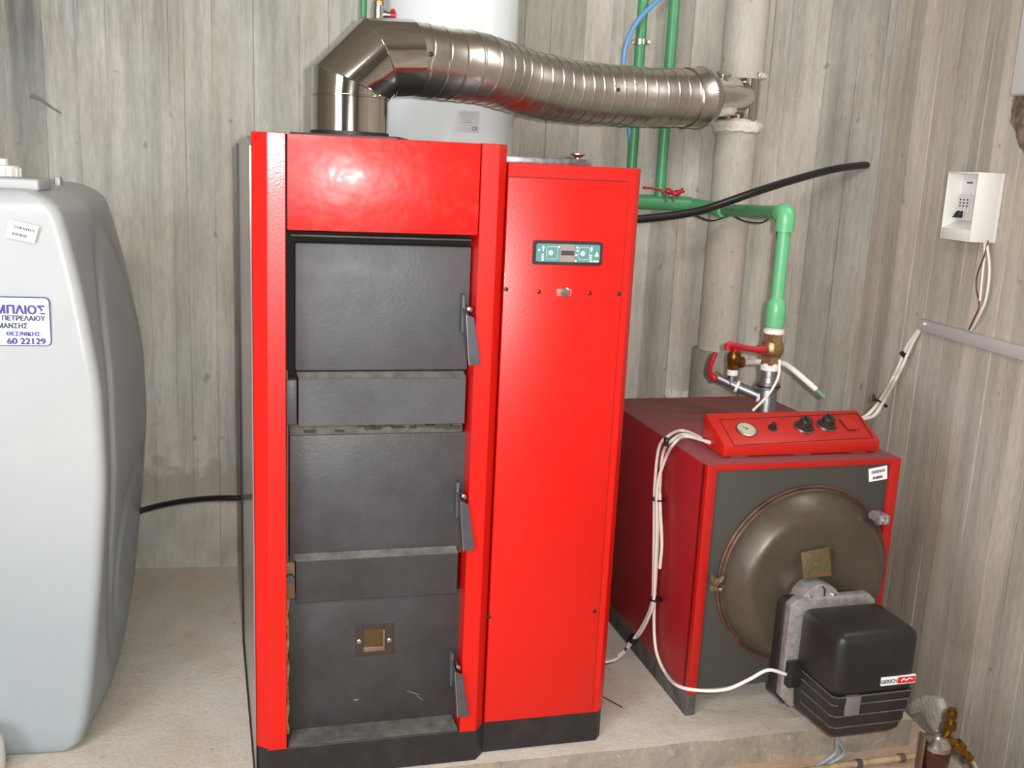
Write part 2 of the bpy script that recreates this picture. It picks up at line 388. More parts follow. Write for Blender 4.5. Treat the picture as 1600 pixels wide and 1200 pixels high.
plain('ceiling', LEFT_X-.12, CORNER_X+.12, BACK_Y-.12, .12, CEIL, CEIL+.12, M['room'])
PITX = W.loc(at_z(1500, 1196, LOWZ)).x          # right edge of the low floor: a shallow trench runs along the right wall
plain('floor', LEFT_X-.12, PITX, BACK_Y-.12, .12, PITZ-.1, LOWZ, M['low_floor'])
plain('trim_2', PITX, CORNER_X+.12, BACK_Y-.12, .12, PITZ-.1, PITZ, M['low_floor'])
e0 = W.loc(at_z(760, 1193)); e1 = W.loc(at_z(1240, 1143)); sl = (e1.y-e0.y)/(e1.x-e0.x)
SLX = W.loc(at_z(1424, 1122)).x
def slab(b):
    def ey(x): return e0.y+sl*(x-e0.x)
    xs = [LEFT_X+(CORNER_X-LEFT_X)*i/60 for i in range(61)]; rnd = random.Random(4)
    front = [(x, ey(x)+rnd.uniform(-.004, .004)) for x in xs]
    front = [p for p in front if p[0] <= SLX]+[(SLX, ey(SLX))]
    prism(b, front+[(SLX, 0), (LEFT_X, 0)], LOWZ, 0)
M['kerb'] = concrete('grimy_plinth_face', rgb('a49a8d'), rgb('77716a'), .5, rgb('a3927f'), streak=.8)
sl_o = struct(obj('trim_1', slab, M['slab'], frame=W, smooth=False)); sl_o.data.materials.append(M['kerb'])
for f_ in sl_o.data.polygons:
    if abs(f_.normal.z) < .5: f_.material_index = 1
lab(sl_o, 'raised dusty concrete plinth that the boilers and the fuel tank stand on')
# gouge and patches on the back wall, as raised cement on the wall
def smear(b):
    p = [W.front(x, y, -.006) for x, y in ((47, 149), (62, 155), (78, 166), (95, 177))]
    tube(b, p, lambda t: .006*(1-.6*t), 8, 4)
o = obj('cement_smear', smear, mat('dark_smear', rgb('7d7a7c'), .9), parent=wb)
def wpatch(name, pts, off, m, parent, depth=.006, seed=1):
    rnd = random.Random(seed)
    def f(b):
        P = []
        for i, (x, y) in enumerate(pts):
            x2, y2 = pts[(i+1) % len(pts)]
            for k in range(4):
                t = k/4; q = W.front(x+(x2-x)*t+rnd.uniform(-1.5, 1.5), y+(y2-y)*t+rnd.uniform(-1.5, 1.5), off); P.append((q.x, q.z))
        prism(b, P, off, off+depth, 'y')
    return obj(name, f, m, parent=parent)
wpatch('plaster_patch', ((1040, 616), (1052, 611), (1100, 610), (1112, 626), (1112, 650), (1045, 650)), -.012, M['plaster'], wb, .02)

# ------------------------------------------------------------------ fibre cement flue on the back wall
fx = 1.938
flue = thing('flue_pipe', 'pale grey fibre-cement flue pipe rising up the back wall behind the boilers', 'pipe', W.w(fx, -.07, 0), W.rot())
obj('pipe_body', lambda b: (cyl(b, (0, 0, .83), (0, 0, 1.69), .074, 40), cyl(b, (0, 0, 1.84), (0, 0, CEIL), .076, 40)), M['pipe_c'], flue)
obj('bottom_sleeve', lambda b: lathe(b, [(.078, .05), (.092, .05), (.092, .86), (.078, .86)], n=40), mat('grey_sleeve', rgb('9c978e'), .7, noise=(20, rgb('8a857d'), .4, .7)), flue)
obj('tee_body', lambda b: cyl(b, (0, 0, 1.68), (0, 0, 1.85), .071, 40), M['inox'], flue)
def lump(zc, r0, hh, seed, a0=0, a1=2*math.pi):
    rnd = random.Random(seed)
    def f(b):
        n = 40; rings = []
        for j, t in enumerate((-1, -.6, -.2, .2, .6, 1)):
            ring = []
            for k in range(n+1):
                a = a0+(a1-a0)*k/n; bul = math.sqrt(max(0, 1-t*t))
                r = r0+.016*bul*rnd.uniform(.5, 1.2)-(.01 if abs(t) == 1 else 0)
                ring.append(b.verts.new((r*math.cos(a), r*math.sin(a), zc+t*hh*rnd.uniform(.8, 1.15))))
            rings.append(ring)
        for i in range(5):
            for k in range(n): b.faces.new((rings[i][k], rings[i][k+1], rings[i+1][k+1], rings[i+1][k]))
    return f
obj('plaster_joint', lump(1.675, .075, .028, 5), M['plaster'], flue)
obj('plaster_joint', lump(1.852, .072, .014, 8, -1.2, .2), M['plaster'], flue)

# ------------------------------------------------------------------ white water heater behind the boiler
hc = at_y(704, 60, 3.30); hc.z = 0
ht = thing('water_heater', 'tall white cylindrical water heater behind the wood boiler', 'water heater', hc, W.rot())
obj('tank_shell', lambda b: lathe(b, [(.19, 0), (.211, .02), (.211, 2.32), (.19, 2.38), (0, 2.4)], n=64), M['white_enam'], ht)
Hf = Frame(hc, 10.5)
def heater_plate(b):
    # curved plate following the shell
    q0 = Hf.front(712, 172, -.2); q1 = Hf.front(748, 208, -.2)
    a0 = math.asin(max(-1, min(1, q0.x/.2125))); a1 = math.asin(max(-1, min(1, q1.x/.2125)))
    n = 8; top = []; bot = []
    for k in range(n+1):
        a = a0+(a1-a0)*k/n
        for r, lst in ((.2112, None), (.2128, None)): pass
        top.append([b.verts.new((r*math.sin(a), -r*math.cos(a), q0.z)) for r in (.2105, .2128)])
        bot.append([b.verts.new((r*math.sin(a), -r*math.cos(a), q1.z)) for r in (.2105, .2128)])
    for k in range(n):
        b.faces.new((bot[k][1], bot[k+1][1], top[k+1][1], top[k][1])); b.faces.new((top[k][0], top[k][1], top[k+1][1], top[k+1][0]))
        b.faces.new((bot[k][0], bot[k+1][0], bot[k+1][1], bot[k][1]))
plate = obj('rating_plate', heater_plate, M['silver_lbl'], ht)
q0 = Hf.front(712, 172, -.2); q1 = Hf.front(748, 208, -.2); qa = math.asin(((q0.x+q1.x)/2)/.2125)
def plate_lines(b):
    for k in range(5):
        z = q0.z-.006-.007*k; w = (.028, .024, .026, .018, .022)[k]; cx = (q0.x+q1.x)/2; cy = -.2134*math.cos(qa)
        t = math.tan(qa)
        hexa(b, [(cx-w, cy-w*t-.0008+.0004, z-.0012), (cx+w*.6, cy+w*.6*t-.0008, z-.0012), (cx+w*.6, cy+w*.6*t, z-.0012), (cx-w, cy-w*t, z-.0012),
                 (cx-w, cy-w*t-.0008, z), (cx+w*.6, cy+w*.6*t-.0008, z), (cx+w*.6, cy+w*.6*t, z), (cx-w, cy-w*t, z)])
obj('print_lines', plate_lines, mat('grey_print', rgb('8a8c90'), .6), plate)
text_mesh('print_mark', 'CE', .016, M['ink'], plate, (q1.x-.004, -.2145*math.cos(qa)+.005, q1.z+.007), (math.radians(90), 0, qa))

# ------------------------------------------------------------------ wall pipes behind
def wpt(x, y, off): q = W.front(x, y, off); return W.w(q.x, q.y, q.z)
def pipe_thing(name, label, cat, pts, r, m, n=14, smooth=0, group=None):
    P = [Vector(p) for p in pts]; org = P[0].copy()
    o = obj(name, lambda b: tube(b, P, r, n, smooth), m, origin=org)
    return tag(o, label, cat, group)
top = CEIL
def vert(x1, y1, x2, y2, off, z0, z1):
    a = W.front(x1, y1, off); b = W.front(x2, y2, off); xm = (a.x+b.x)/2
    return [W.w(xm, off, z0), W.w(xm, off, z1)]
g1 = thing('green_water_pipe', 'left one of the two green vertical pipes behind the metal duct, with a clamp', 'pipe', vert(1000, 5, 993, 245, -.05, 0, 1)[0], W.rot())
gx = W.loc(g1.location)
obj('pipe_body', lambda b: cyl(b, (0, 0, 0), (0, 0, CEIL), .0185, 16), M['green'], g1)
cz = W.front(999, 66, -.05).z
def clampf(b):
    lathe(b, [(.021, cz-.009), (.024, cz-.009), (.024, cz+.009), (.021, cz+.009)], n=20)
    box(b, .018, .034, -.006, .006, cz-.007, cz+.007, .001); box(b, -.03, -.02, -.006, .006, cz-.007, cz+.007, .001)
    cyl(b, (0, .02, cz), (0, .05, cz), .004, 8)
obj('pipe_clamp', clampf, M['steel'], g1)
p = vert(1047, 5, 1038, 300, -.05, W.front(1035, 312, -.05).z, CEIL)
pipe_thing('green_water_pipe', 'right one of the two green vertical pipes, joining the horizontal green pipe', 'pipe', p, .0195, M['green'], 16)
pipe_thing('blue_cable', 'blue plastic tube curving down beside the left green pipe on the back wall', 'tube',
           [wpt(1045, -20, -.06), wpt(1028, 0, -.08), wpt(1000, 28, -.1), wpt(981, 62, -.1), wpt(974, 100, -.09), wpt(978, 150, -.07), wpt(984, 210, -.05), wpt(985, 250, -.04), wpt(984, 292, -.04)], .0085, M['blue'], 10, 6)
# pipes at the top left of the heater
pg = vert(568, 2, 568, 36, -.38, 0, CEIL)
pipe_thing('green_water_pipe', 'thin green vertical pipe left of the white water heater above the flue elbow', 'pipe', pg, .010, M['green'], 12)
fo = W.front(592, 20, -.42)
ft = thing('pipe_fitting', 'steel tee fitting with brass top and red cap above the flue elbow', 'pipe fitting', W.w(fo.x, fo.y, fo.z), W.rot())
obj('tee', lambda b: (cyl(b, (0, 0, -.40), (0, 0, .02), .013, 16), lathe(b, [(.013, -.022), (.017, -.022), (.017, .016), (.013, .016)], n=16), cyl(b, (0, 0, -.004), (.034, 0, -.004), .0095, 14), lathe(b, [(.0095, 0), (.013, 0), (.013, .01), (.0095, .01)], (.012, 0, -.004), (1, 0, 0), 14)), M['steel'], ft)
obj('brass_nipple', lambda b: (hexnut(b, (0, 0, .02), (0, 0, .032), .0145), cyl(b, (0, 0, .03), (0, 0, CEIL-fo.z), .010, 14)), M['brass'], ft)
obj('red_cap', lambda b: (cyl(b, (.034, 0, -.004), (.048, 0, -.004), .013, 14), box(b, .036, .046, -.004, .004, -.022, .014, .002)), M['red_handle'], ft)

# horizontal green run, elbow and drop onto the oil boiler
DROP_Y = .42
dq = C.front(1197, 636, DROP_Y)
DROP = C.w(dq.x, dq.y, 0)                         # plan position of the riser
def drop_pt(y): # point on the riser at photo height y
    d = ray(1210, y); t = (DROP.y-EYE.y)/d.y; return Vector((DROP.x, DROP.y, (EYE+d*t).z))
z_el = at_y(1226, 333, DROP.y).z
gr = thing('green_water_pipe', 'thick green pipe from the wall bending down into the valves of the oil boiler', 'pipe', drop_pt(500))
def relobj(name, build, m, th, **k):
    o = obj(name, build, m, **k); o.parent = th; o.matrix_parent_inverse = Matrix.Translation(-th.location) if th.rotation_euler.z == 0 else th.matrix_basis.inverted(); return o
a0 = wpt(950, 313, -.055); a1 = wpt(1078, 319, -.055); a2 = wpt(1132, 328, -.16); EL = Vector((DROP.x, DROP.y, z_el))
relobj('horizontal_pipe', lambda b: (tube(b, [a0, a1], .0265, 18), tube(b, [a1, a1.lerp(a2, .35), a2], .023, 18)), M['green'], gr)
relobj('horizontal_pipe', lambda b: tube(b, [a2, EL], .0215, 18), M['green'], gr)
def coupl(b):
    d = (EL-a2).normalized(); tube(b, [a2-d*.05, a2+d*.012], .031, 20)
relobj('coupling', coupl, M['green_fit'], gr)
d_in = (EL-a2).normalized()
relobj('elbow', lambda b: tube(b, [EL-d_in*.035, EL-d_in*.012, EL+Vector((0, 0, -.012)), EL+Vector((0, 0, -.055))], .029, 20, 5), M['green_fit'], gr)
zt = drop_pt(472).z; zb = drop_pt(512).z
relobj('riser', lambda b: tube(b, [EL+Vector((0, 0, -.03)), Vector((DROP.x, DROP.y, zt-.01))], .0205, 20), M['green_fit'], gr)
relobj('adapter', lambda b: lathe(b, [(.021, zt-zb+.012), (.029, zt-zb), (.031, (zt-zb)*.6), (.029, .004), (.022, 0)][::-1], (DROP.x, DROP.y, zb), n=20), M['green_fit'], gr)
# valve set standing on the boiler top
z0 = .735
vs = thing('valve_assembly', 'steel riser with brass ball valves and red levers on top of the oil boiler', 'valve', Vector((DROP.x, DROP.y, z0)), C.rot())
VF = Frame(vs.location, 16)
def vz(y): return drop_pt(y).z-z0
obj('steel_riser', lambda b: (lathe(b, [(.03, 0), (.03, vz(600)-.01), (.026, vz(600)), (.026, vz(565))], n=24), lathe(b, [(.026, vz(608)), (.034, vz(608)), (.034, vz(597)), (.026, vz(597))], n=24)), M['galv'], vs)
obj('sealing_tape', lambda b: lathe(b, [(.026, vz(578)), (.03, vz(578)), (.0305, vz(567)), (.026, vz(566))], n=24), M['tape'], vs)
def bigvalve(b):
    hexnut(b, (0, 0, vz(569)), (0, 0, vz(556)), .034)
    lathe(b, [(.03, vz(556)), (.034, vz(552)), (.036, vz(545)), (.034, vz(538)), (.03, vz(533))], n=24)
    hexnut(b, (0, 0, vz(534)), (0, 0, vz(520)), .033); cyl(b, (0, 0, vz(544)), (-.05, -.01, vz(544)), .012, 12)
obj('ball_valve', bigvalve, M['brass'], vs)
obj('sealing_tape', lambda b: (lathe(b, [(.024, vz(521)), (.032, vz(521)), (.032, vz(515)), (.022, vz(512)), (.022, vz(509)-.002)], n=24)), M['tape'], vs)
def vp(x, y, off=-.02): return VF.front(x, y, off)
def lever(b, a, c, w0, w1):
    a = Vector(a); c = Vector(c); d = (c-a); u = Vector((0, 0, 1)).cross(d).normalized(); n = d.cross(u).normalized()
    def s(p, w): return [p-u*w-n*.005, p+u*w-n*.005, p+u*w+n*.005, p-u*w+n*.005]
    hexa(b, s(a, w0)+s(c, w1), .003, 2)
def biglever(b):
    p1 = vp(1194, 547, -.03); p2 = vp(1170, 545, -.035); p3 = vp(1140, 538, -.04)
    tube(b, [p1, p2, p3, p3+Vector((-.006, 0, -.016))], lambda t: .013 if t < .2 else .009, 10, 3)
obj('lever', biglever, M['red_handle'], vs)
# side branch
bA = vp(1186, 624, 0.0); bB = vp(1143, 600, .06); bC = vp(1122, 590, .09)
def branch(b):
    tube(b, [(0, 0, bA.z), bB], .0165, 16); tube(b, [bB, bC], .014, 14)
    t1 = vp(1141, 588, .06)
    tube(b, [bB, Vector((bB.x, bB.y, t1.z+.02))], .014, 14)
obj('steel_branch', branch, M['galv'], vs)
bx0 = Vector((bB.x, bB.y, 0))
def bz(y): return vp(1143, y, bB.y).z
obj('sealing_tape', lambda b: lathe(b, [(.015, bz(586)), (.0175, bz(586)), (.0175, bz(578)), (.015, bz(576))], bx0, n=18), M['tape'], vs)
for t_, r_ in ((.12, .0195), (.75, .0215)): obj('sealing_tape', lambda b: lathe(b, [(.0165, 0), (r_, 0), (r_, .009), (.0165, .009)], bB+(Vector((0, 0, bA.z))-bB)*t_, Vector((0, 0, bA.z))-bB, 18), M['tape'], vs)
def smallvalve(b):
    hexnut(b, (bB.x, bB.y, bz(577)), (bB.x, bB.y, bz(569)), .02); lathe(b, [(.017, 0), (.021, .008), (.021, .03), (.015, .042)], (bB.x, bB.y, bz(569)), n=16)
    side = vp(1161, 566, bB.y); cyl(b, (bB.x, bB.y, side.z), (side.x, bB.y, side.z), .014, 14); hexnut(b, (side.x-.012, bB.y, side.z), (side.x, bB.y, side.z), .018)
obj('ball_valve', smallvalve, M['brass_dark'], vs)
obj('valve_cap', lambda b: (cyl(b, (bB.x, bB.y, bz(553)), (bB.x, bB.y, bz(546)), .012, 12), tube(b, [(bB.x+.016, bB.y, bz(550)), (bB.x-.012, bB.y-.004, bz(545)), (bB.x-.016, bB.y-.01, bz(540))], .008, 8, 4)), M['red_handle'], vs)
def smalllever(b):
    p1 = vp(1117, 592, .08); p2 = vp(1109, 584, .08); p3 = vp(1111, 568, .075); p4 = vp(1118, 551, .07)
    tube(b, [p1, p2, p3, p4], lambda t: .012 if t < .15 else .008, 10, 4)
obj('lever', smalllever, M['red_handle'], vs)
obj('brass_end', lambda b: hexnut(b, bC, bC+(bC-bB).normalized()*.014, .019), M['brass'], vs)
# red lever valve on the green pipe
rv = wpt(1045, 299, -.085)
rt_ = thing('red_lever_valve', 'small red-handled valve beside the right green pipe, just right of the red cabinet', 'valve', rv, W.rot())
RVF = Frame(rv, 10.5)
obj('lever', lambda b: (tube(b, [RVF.front(1005, 293, 0), RVF.front(1028, 295, 0), RVF.front(1038, 303, 0)], .0045, 8, 4), tube(b, [RVF.front(1040, 297, 0), RVF.front(1048, 300, 0), RVF.front(1057, 302, 0), RVF.front(1068, 297, 0)], lambda t: .006+.006*abs(math.sin(t*7)), 10, 4)), M['red_handle'], rt_)
obj('valve_stem', lambda b: [cyl(b, RVF.front(x, 314, 0.0), RVF.front(x, 301, 0), .0048, 10) for x in (1042, 1053)], M['steel'], rt_)

# white insulated tube behind the valves
wt = [VF.w(*vp(1162, 566, .06)), VF.w(*vp(1192, 566, .09)), VF.w(*vp(1222, 568, .08)), VF.w(*vp(1238, 577, .06)), VF.w(*vp(1262, 597, .03)), VF.w(*vp(1288, 620, .0))]
wtube = thing('tube_end', 'cream tube with a green tip sticking out right of the boiler valves', 'tube', wt[0])
relobj('sleeve', lambda b: tube(b, wt[:-1]+[wt[-2].lerp(wt[-1], .5)], .0095, 12, 6), M['cable'], wtube)
relobj('tip', lambda b: tube(b, [wt[-2].lerp(wt[-1], .48), wt[-1]], .0085, 10), mat('green_grey_tip', rgb('6f8c74'), .5), wtube)
# thin white cable on the riser
pipe_thing('sensor_cable', 'thin white cable tied to the steel riser above the boiler control panel', 'cable',
           [VF.w(*vp(1218, 562, -.03)), VF.w(*vp(1217, 585, -.042)), VF.w(*vp(1209, 604, -.045)), VF.w(*vp(1196, 622, -.05)), VF.w(*vp(1176, 642, -.05))], .0042, M['cable'], 8, 6)
zt_ = vz(603)
tag(obj('cable_tie', lambda b: lathe(b, [(.0365, zt_-.001), (.0385, zt_-.001), (.0385, zt_+.003), (.0365, zt_+.003)], VF.w(0, 0, 0), n=20), M['hose'], origin=VF.w(0, 0, zt_)), 'black cable tie round the steel riser of the oil boiler', 'cable tie')

# black hose out of the wall, and the thin wire under the green pipe
hp = [wpt(1354, 258, .0), wpt(1340, 259, -.04), wpt(1300, 265, -.14), wpt(1240, 281, -.25), wpt(1180, 300, -.33), wpt(1120, 321, -.36), wpt(1080, 332, -.36), wpt(1012, 341, -.36), wpt(940, 345, -.36)]
pipe_thing('black_hose', 'thick black hose coming out of the back wall and passing above the green pipe', 'hose', hp, .0135, M['hose'], 14, 8)
pipe_thing('thin_wire', 'thin dark wire sagging under the horizontal green pipe', 'wire',
           [wpt(1070, 333, -.33), wpt(1090, 338, -.25), wpt(1112, 345, -.2), wpt(1136, 338, -.2), wpt(1142, 336, -.22), wpt(1165, 346, -.3), wpt(1190, 348, -.4), wpt(1212, 343, -.5), wpt(1212, 420, -.5), wpt(1204, 500, -.5)], .0028, M['hose'], 7, 6)

# ------------------------------------------------------------------ wood boiler
bo = thing('wood_boiler', 'tall bright red wood boiler with black iron doors and attached control cabinet', 'boiler', B.o, B.rot())
ZT = 1.547; XL = -.527; XR = .036; DEP = .74; CT = 1.508; CR = .374; CB = .088; CY = .03
XI = -.459; XJ = -.028     # inner edges of the two columns
def lcol(b):
    prism(b, [(XL-.003, .028), (XL+.030, .0), (XI, .0), (XI, .02), (XI-.004, .1), (XL-.003, .1)], CB, ZT, 'z', .0014, 1)
obj('corner_column', lcol, M['red'], bo, sharp=14)
def rcol(b):
    prism(b, [(XJ-.001, .0), (.012, .0), (XR, CY-.001), (XR, .1), (XJ-.001, .1)], CB-.002, ZT, 'z', .0014, 1)
obj('corner_column', rcol, M['red'], bo, sharp=14)
hb = B.front(600, 364).z
hd = obj('header_panel', lambda b: box(b, XI+.004, XJ-.003, .003, .03, hb, ZT-.001, .002), M['red_wavy'], bo)
obj('header_gap', lambda b: box(b, XI+.0005, XI+.004, .006, .03, hb, ZT-.002), M['void'], bo)
def sidep(b):
    prism(b, [(.026, .006), (.75, .006), (.75, ZT-.02), (.10, ZT-.008), (.026, ZT-.03)], XL-.0065, XL-.0035, 'x')
    for v in b.verts:
        if v.co.x < XL-.005: v.co.x -= .030*min(1, max(0, (v.co.y-.026)/.45))
obj('side_panel', sidep, M['grey_side'], bo)
obj('side_bottom_trim', lambda b: hexa(b, [(XL-.0095, .026, 0), (XL-.0035, .026, 0), (XL-.0035, .75, 0), (XL-.041, .75, 0), (XL-.0095, .026, .014), (XL-.0035, .026, .014), (XL-.0035, .75, .014), (XL-.041, .75, .014)]), M['black'], bo)
obj('side_edge_trim', lambda b: box(b, XL-.041, XL-.0035, .742, .752, .006, ZT-.02, .001), M['black'], bo)
obj('top_panel', lambda b: box(b, XL, XR-.002, .1, DEP, ZT-.02, ZT-.003), M['iron_low'], bo)
obj('back_panel', lambda b: box(b, XL, CR, DEP-.003, DEP+.01, CB, CT-.002), M['grey_side'], bo)
obj('firebox_body', lambda b: box(b, XI-.03, XJ+.02, .11, DEP-.01, CB, ZT-.03), M['void'], bo)
DO = .058
def dp(x, y, off=DO): q = B.front(x, y, off); return q
# upper frame bar above the first door
def rail(x0, y0, x1, y1, off, th, m, name='frame_bar', bev=.002):
    a = dp(x0, y0, off); c = dp(x1, y1, off)
    return obj(name, lambda b: box(b, a.x, c.x, off, off+th, c.z, a.z, bev), m, bo)
rail(453, 366, 737, 377, .045, .05, M['iron_dusty'])
def door(name, x0, y0, x1, y1, m, off=DO):
    a = dp(x0, y0, off); c = dp(x1, y1, off)
    d = obj(name, lambda b: box(b, a.x, c.x, off, off+.04, c.z, a.z, .004, 2), m, bo); return d, a, c
def handle(d, x, y0, y1, off=-.014):
    P = [dp(x+1, y0, off), dp(x+13, y0+4, off), dp(x+23, y1, off), dp(x+5, y1+1, off)]
    def blade(b):   # folded plate: face widening downwards, flange running back to the door
        prism(b, [(p.x, p.z) for p in P], off, off+.003, 'y', .0008, 1)
        a_, b_ = P[0], P[3]
        hexa(b, [(b_.x-.001, off+.001, b_.z), (b_.x+.0018, off+.001, b_.z), (b_.x+.0018, off+.045, b_.z+.03), (b_.x-.001, off+.045, b_.z+.03), (a_.x-.001, off+.001, a_.z), (a_.x+.0018, off+.001, a_.z), (a_.x+.0018, off+.05, a_.z+.01), (a_.x-.001, off+.05, a_.z+.01)])
    h = obj('handle', blade, M['handle'], d)
    obj('handle_edge', lambda b: tube(b, [(P[0].x, off, P[0].z), (P[3].x, off, P[3].z)], .0016, 6), M['steel'], h)
    pv = dp(x+5, y0-9, .01)
    obj('pivot_bolt', lambda b: (cyl(b, (pv.x, .004, pv.z), (pv.x, .06, pv.z), .005, 12), lathe(b, [(.0065, 0), (.0065, .005), (0, .008)], (pv.x, .006, pv.z), (0, -1, 0), 12)), M['steel'], h)
    la = dp(x-4, y0-12, .035)
    obj('latch_arm', lambda b: (box(b, la.x-.004, la.x+.004, .03, .06, la.z-.06, la.z+.03, .002)), M['iron'], h)
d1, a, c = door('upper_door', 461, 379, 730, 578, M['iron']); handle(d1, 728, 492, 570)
# low covers between the doors: bevelled top ledge and face
def cover(x0, y0, x1, y1, y2, m, off=.046):
    a = dp(x0, y0, off); c = dp(x1, y2, off); k = dp(x0, y1, off)
    zt = a.z; zm = k.z; zb = c.z
    def f(b): hexa(b, [(a.x, off, zb), (c.x, off, zb), (c.x, off+.06, zb), (a.x, off+.06, zb), (a.x, off, zm), (c.x, off, zm), (c.x, off+.06, zm), (a.x, off+.06, zm)], .0015, 1)
    o = obj('cleaning_cover', f, m, bo)
    def g(b): hexa(b, [(a.x, off+.001, zm), (c.x, off+.001, zm), (c.x, off+.06, zm), (a.x, off+.06, zm), (a.x-.004, off+.010, zt), (c.x-.006, off+.010, zt), (c.x-.006, off+.06, zt), (a.x-.004, off+.06, zt)])
    obj('top_ledge', g, M['iron_dusty'], o); return o
c1 = cover(466, 583, 726, 592, 662, M['iron'])
rail(447, 594, 464, 664, .045, .05, M['iron'], 'hinge_block', .003)
rail(452, 664, 722, 679, .062, .04, M['iron_dusty'])
def rubble(b):
    rnd = random.Random(2)
    for k in range(16):
        x = rnd.uniform(-.43, -.07); z = dp(600, 671, .05).z+rnd.uniform(-.006, .006)
        box(b, x, x+rnd.uniform(.008, .05), .054, .064, z, z+rnd.uniform(.003, .008), .0015, 1)
o = obj('slag_crumbs', rubble, M['iron_low'], bo); o['kind'] = 'stuff'
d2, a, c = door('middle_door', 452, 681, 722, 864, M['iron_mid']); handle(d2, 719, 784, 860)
c2 = cover(462, 868, 714, 878, 927, M['iron_low'])
rail(446, 880, 461, 935, .045, .05, M['rust'], 'hinge_block', .003)
hbq = dp(453, 903, .04)
obj('hinge_bolt', lambda b: (hexnut(b, (hbq.x, .045, hbq.z), (hbq.x, .03, hbq.z), .011)), mat('blue_grey_bolt', rgb('4a545c'), .5, .4), bo)
rail(452, 927, 714, 936, .062, .04, M['iron_dusty'])
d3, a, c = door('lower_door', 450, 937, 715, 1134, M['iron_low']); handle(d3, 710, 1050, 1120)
obj('bottom_sill', lambda b: hexa(b, [(XI+.004, .008, CB), (XJ-.003, .008, CB), (XJ-.003, .10, CB), (XI+.004, .10, CB), (XI+.016, .05, CB+.016), (XJ-.012, .05, CB+.016), (XJ-.012, .10, CB+.016), (XI+.016, .10, CB+.016)]), M['iron_dusty'], bo)
def rope(b):
    z1 = dp(450, 930, .05).z; pts = [(XI+.004+.0015*math.sin(k*1.9), .05, z1-(z1-.1)*k/14) for k in range(15)]
    tube(b, pts, lambda t: .0035+.0012*math.sin(t*40), 8, 3)
obj('seal_rope', rope, M['rope'], bo)
obj('seal_rope', lambda b: tube(b, [(XI+.004, .055, 1.02), (XI+.005, .055, .9), (XI+.004, .055, .6), (XI+.005, .055, .5)], .0025, 8, 3), M['rust'], bo)
# sight window in the lower door
sa = dp(556, 978, DO); sc = dp(614, 1021, DO)
sw = obj('sight_window', lambda b: (box(b, sa.x, sc.x, DO-.003, DO+.002, sc.z, dp(568, 1011, DO).z, .0008, 1), box(b, sa.x, dp(568, 990, DO).x, DO-.003, DO+.002, dp(568, 1011, DO).z, sa.z, .0008, 1),
      box(b, dp(600, 990, DO).x, sc.x, DO-.003, DO+.002, dp(568, 1011, DO).z, sa.z, .0008, 1), box(b, dp(568, 990, DO).x, dp(600, 990, DO).x, DO-.003, DO+.002, dp(568, 983, DO).z, sa.z, .0008, 1)), mat('brown_steel_plate', rgb('473e3a'), .45, .5), d3)
obj('pane', lambda b: box(b, dp(568, 990, DO).x, dp(600, 990, DO).x, DO-.001, DO+.001, dp(568, 1011, DO).z, dp(568, 983, DO).z), M['amber'], sw)
obj('window_lip', lambda b: (box(b, dp(568, 990, DO).x, dp(601, 990, DO).x, DO-.007, DO-.002, dp(568, 1017, DO).z, dp(568, 1010, DO).z, .001), box(b, dp(598, 990, DO).x, dp(601, 990, DO).x, DO-.007, DO-.002, dp(568, 1012, DO).z, dp(568, 985, DO).z, .001)), mat('pale_brown_steel', rgb('8b7466'), .45, .6), sw)
for sx, sy in ((561, 1001), (608, 999)):
    q = dp(sx, sy, DO); obj('screw', lambda b: lathe(b, [(.0062, 0), (.0058, .003), (.003, .0045), (0, .0048)], (q.x, DO-.003, q.z), (0, -1, 0), 14), M['steel'], sw)
def scratches(b):
    for pts in (((636, 1080), (648, 1083), (654, 1086)), ((652, 1088), (661, 1094)), ((553, 1094), (560, 1093))):
        tube(b, [dp(x, y, DO-.0002) for x, y in pts], .0008, 5)
obj('paint_scratch', scratches, M['lcd'], d3)['kind'] = 'stuff'
# cabinet
KX0 = XR-.001
cab = obj('cabinet_shell', lambda b: (prism(b, [(KX0+.006, CY), (CR-.020, CY), (CR, CY+.022), (CR, DEP), (KX0+.006, DEP)], CB, CT, 'z', .0014, 1)), M['red'], bo, sharp=14)
px1 = B.front(982, 284, CY).x
zp = B.front(900, 281, CY).z
fp = obj('access_panel', lambda b: box(b, KX0+.006, px1, CY-.0045, CY+.001, CB+.004, zp, .0018, 2), M['red'], cab)
obj('panel_gap', lambda b: (box(b, KX0+.006, px1+.0015, CY-.0006, CY+.001, zp, zp+.0025), box(b, px1, px1+.0018, CY-.0006, CY+.001, CB, zp)), mat('dark_red_seam', rgb('6a0a06'), .6), cab)
for x, y in ((842, 456), (921, 458), (791, 452), (967, 459), (929, 955), (764, 964)):
    q = B.front(x, y, CY-.005)
    red = x in (842, 921)
    s = obj('screw', lambda b: lathe(b, [(.0055, 0), (.005, .002), (.002, .003), (.0018, .001), (0, .001)], (q.x, CY-.004, q.z), (0, -1, 0), 14), mat('dark_red_screw', rgb('7a1510'), .4, .5) if red else M['black'], cab)
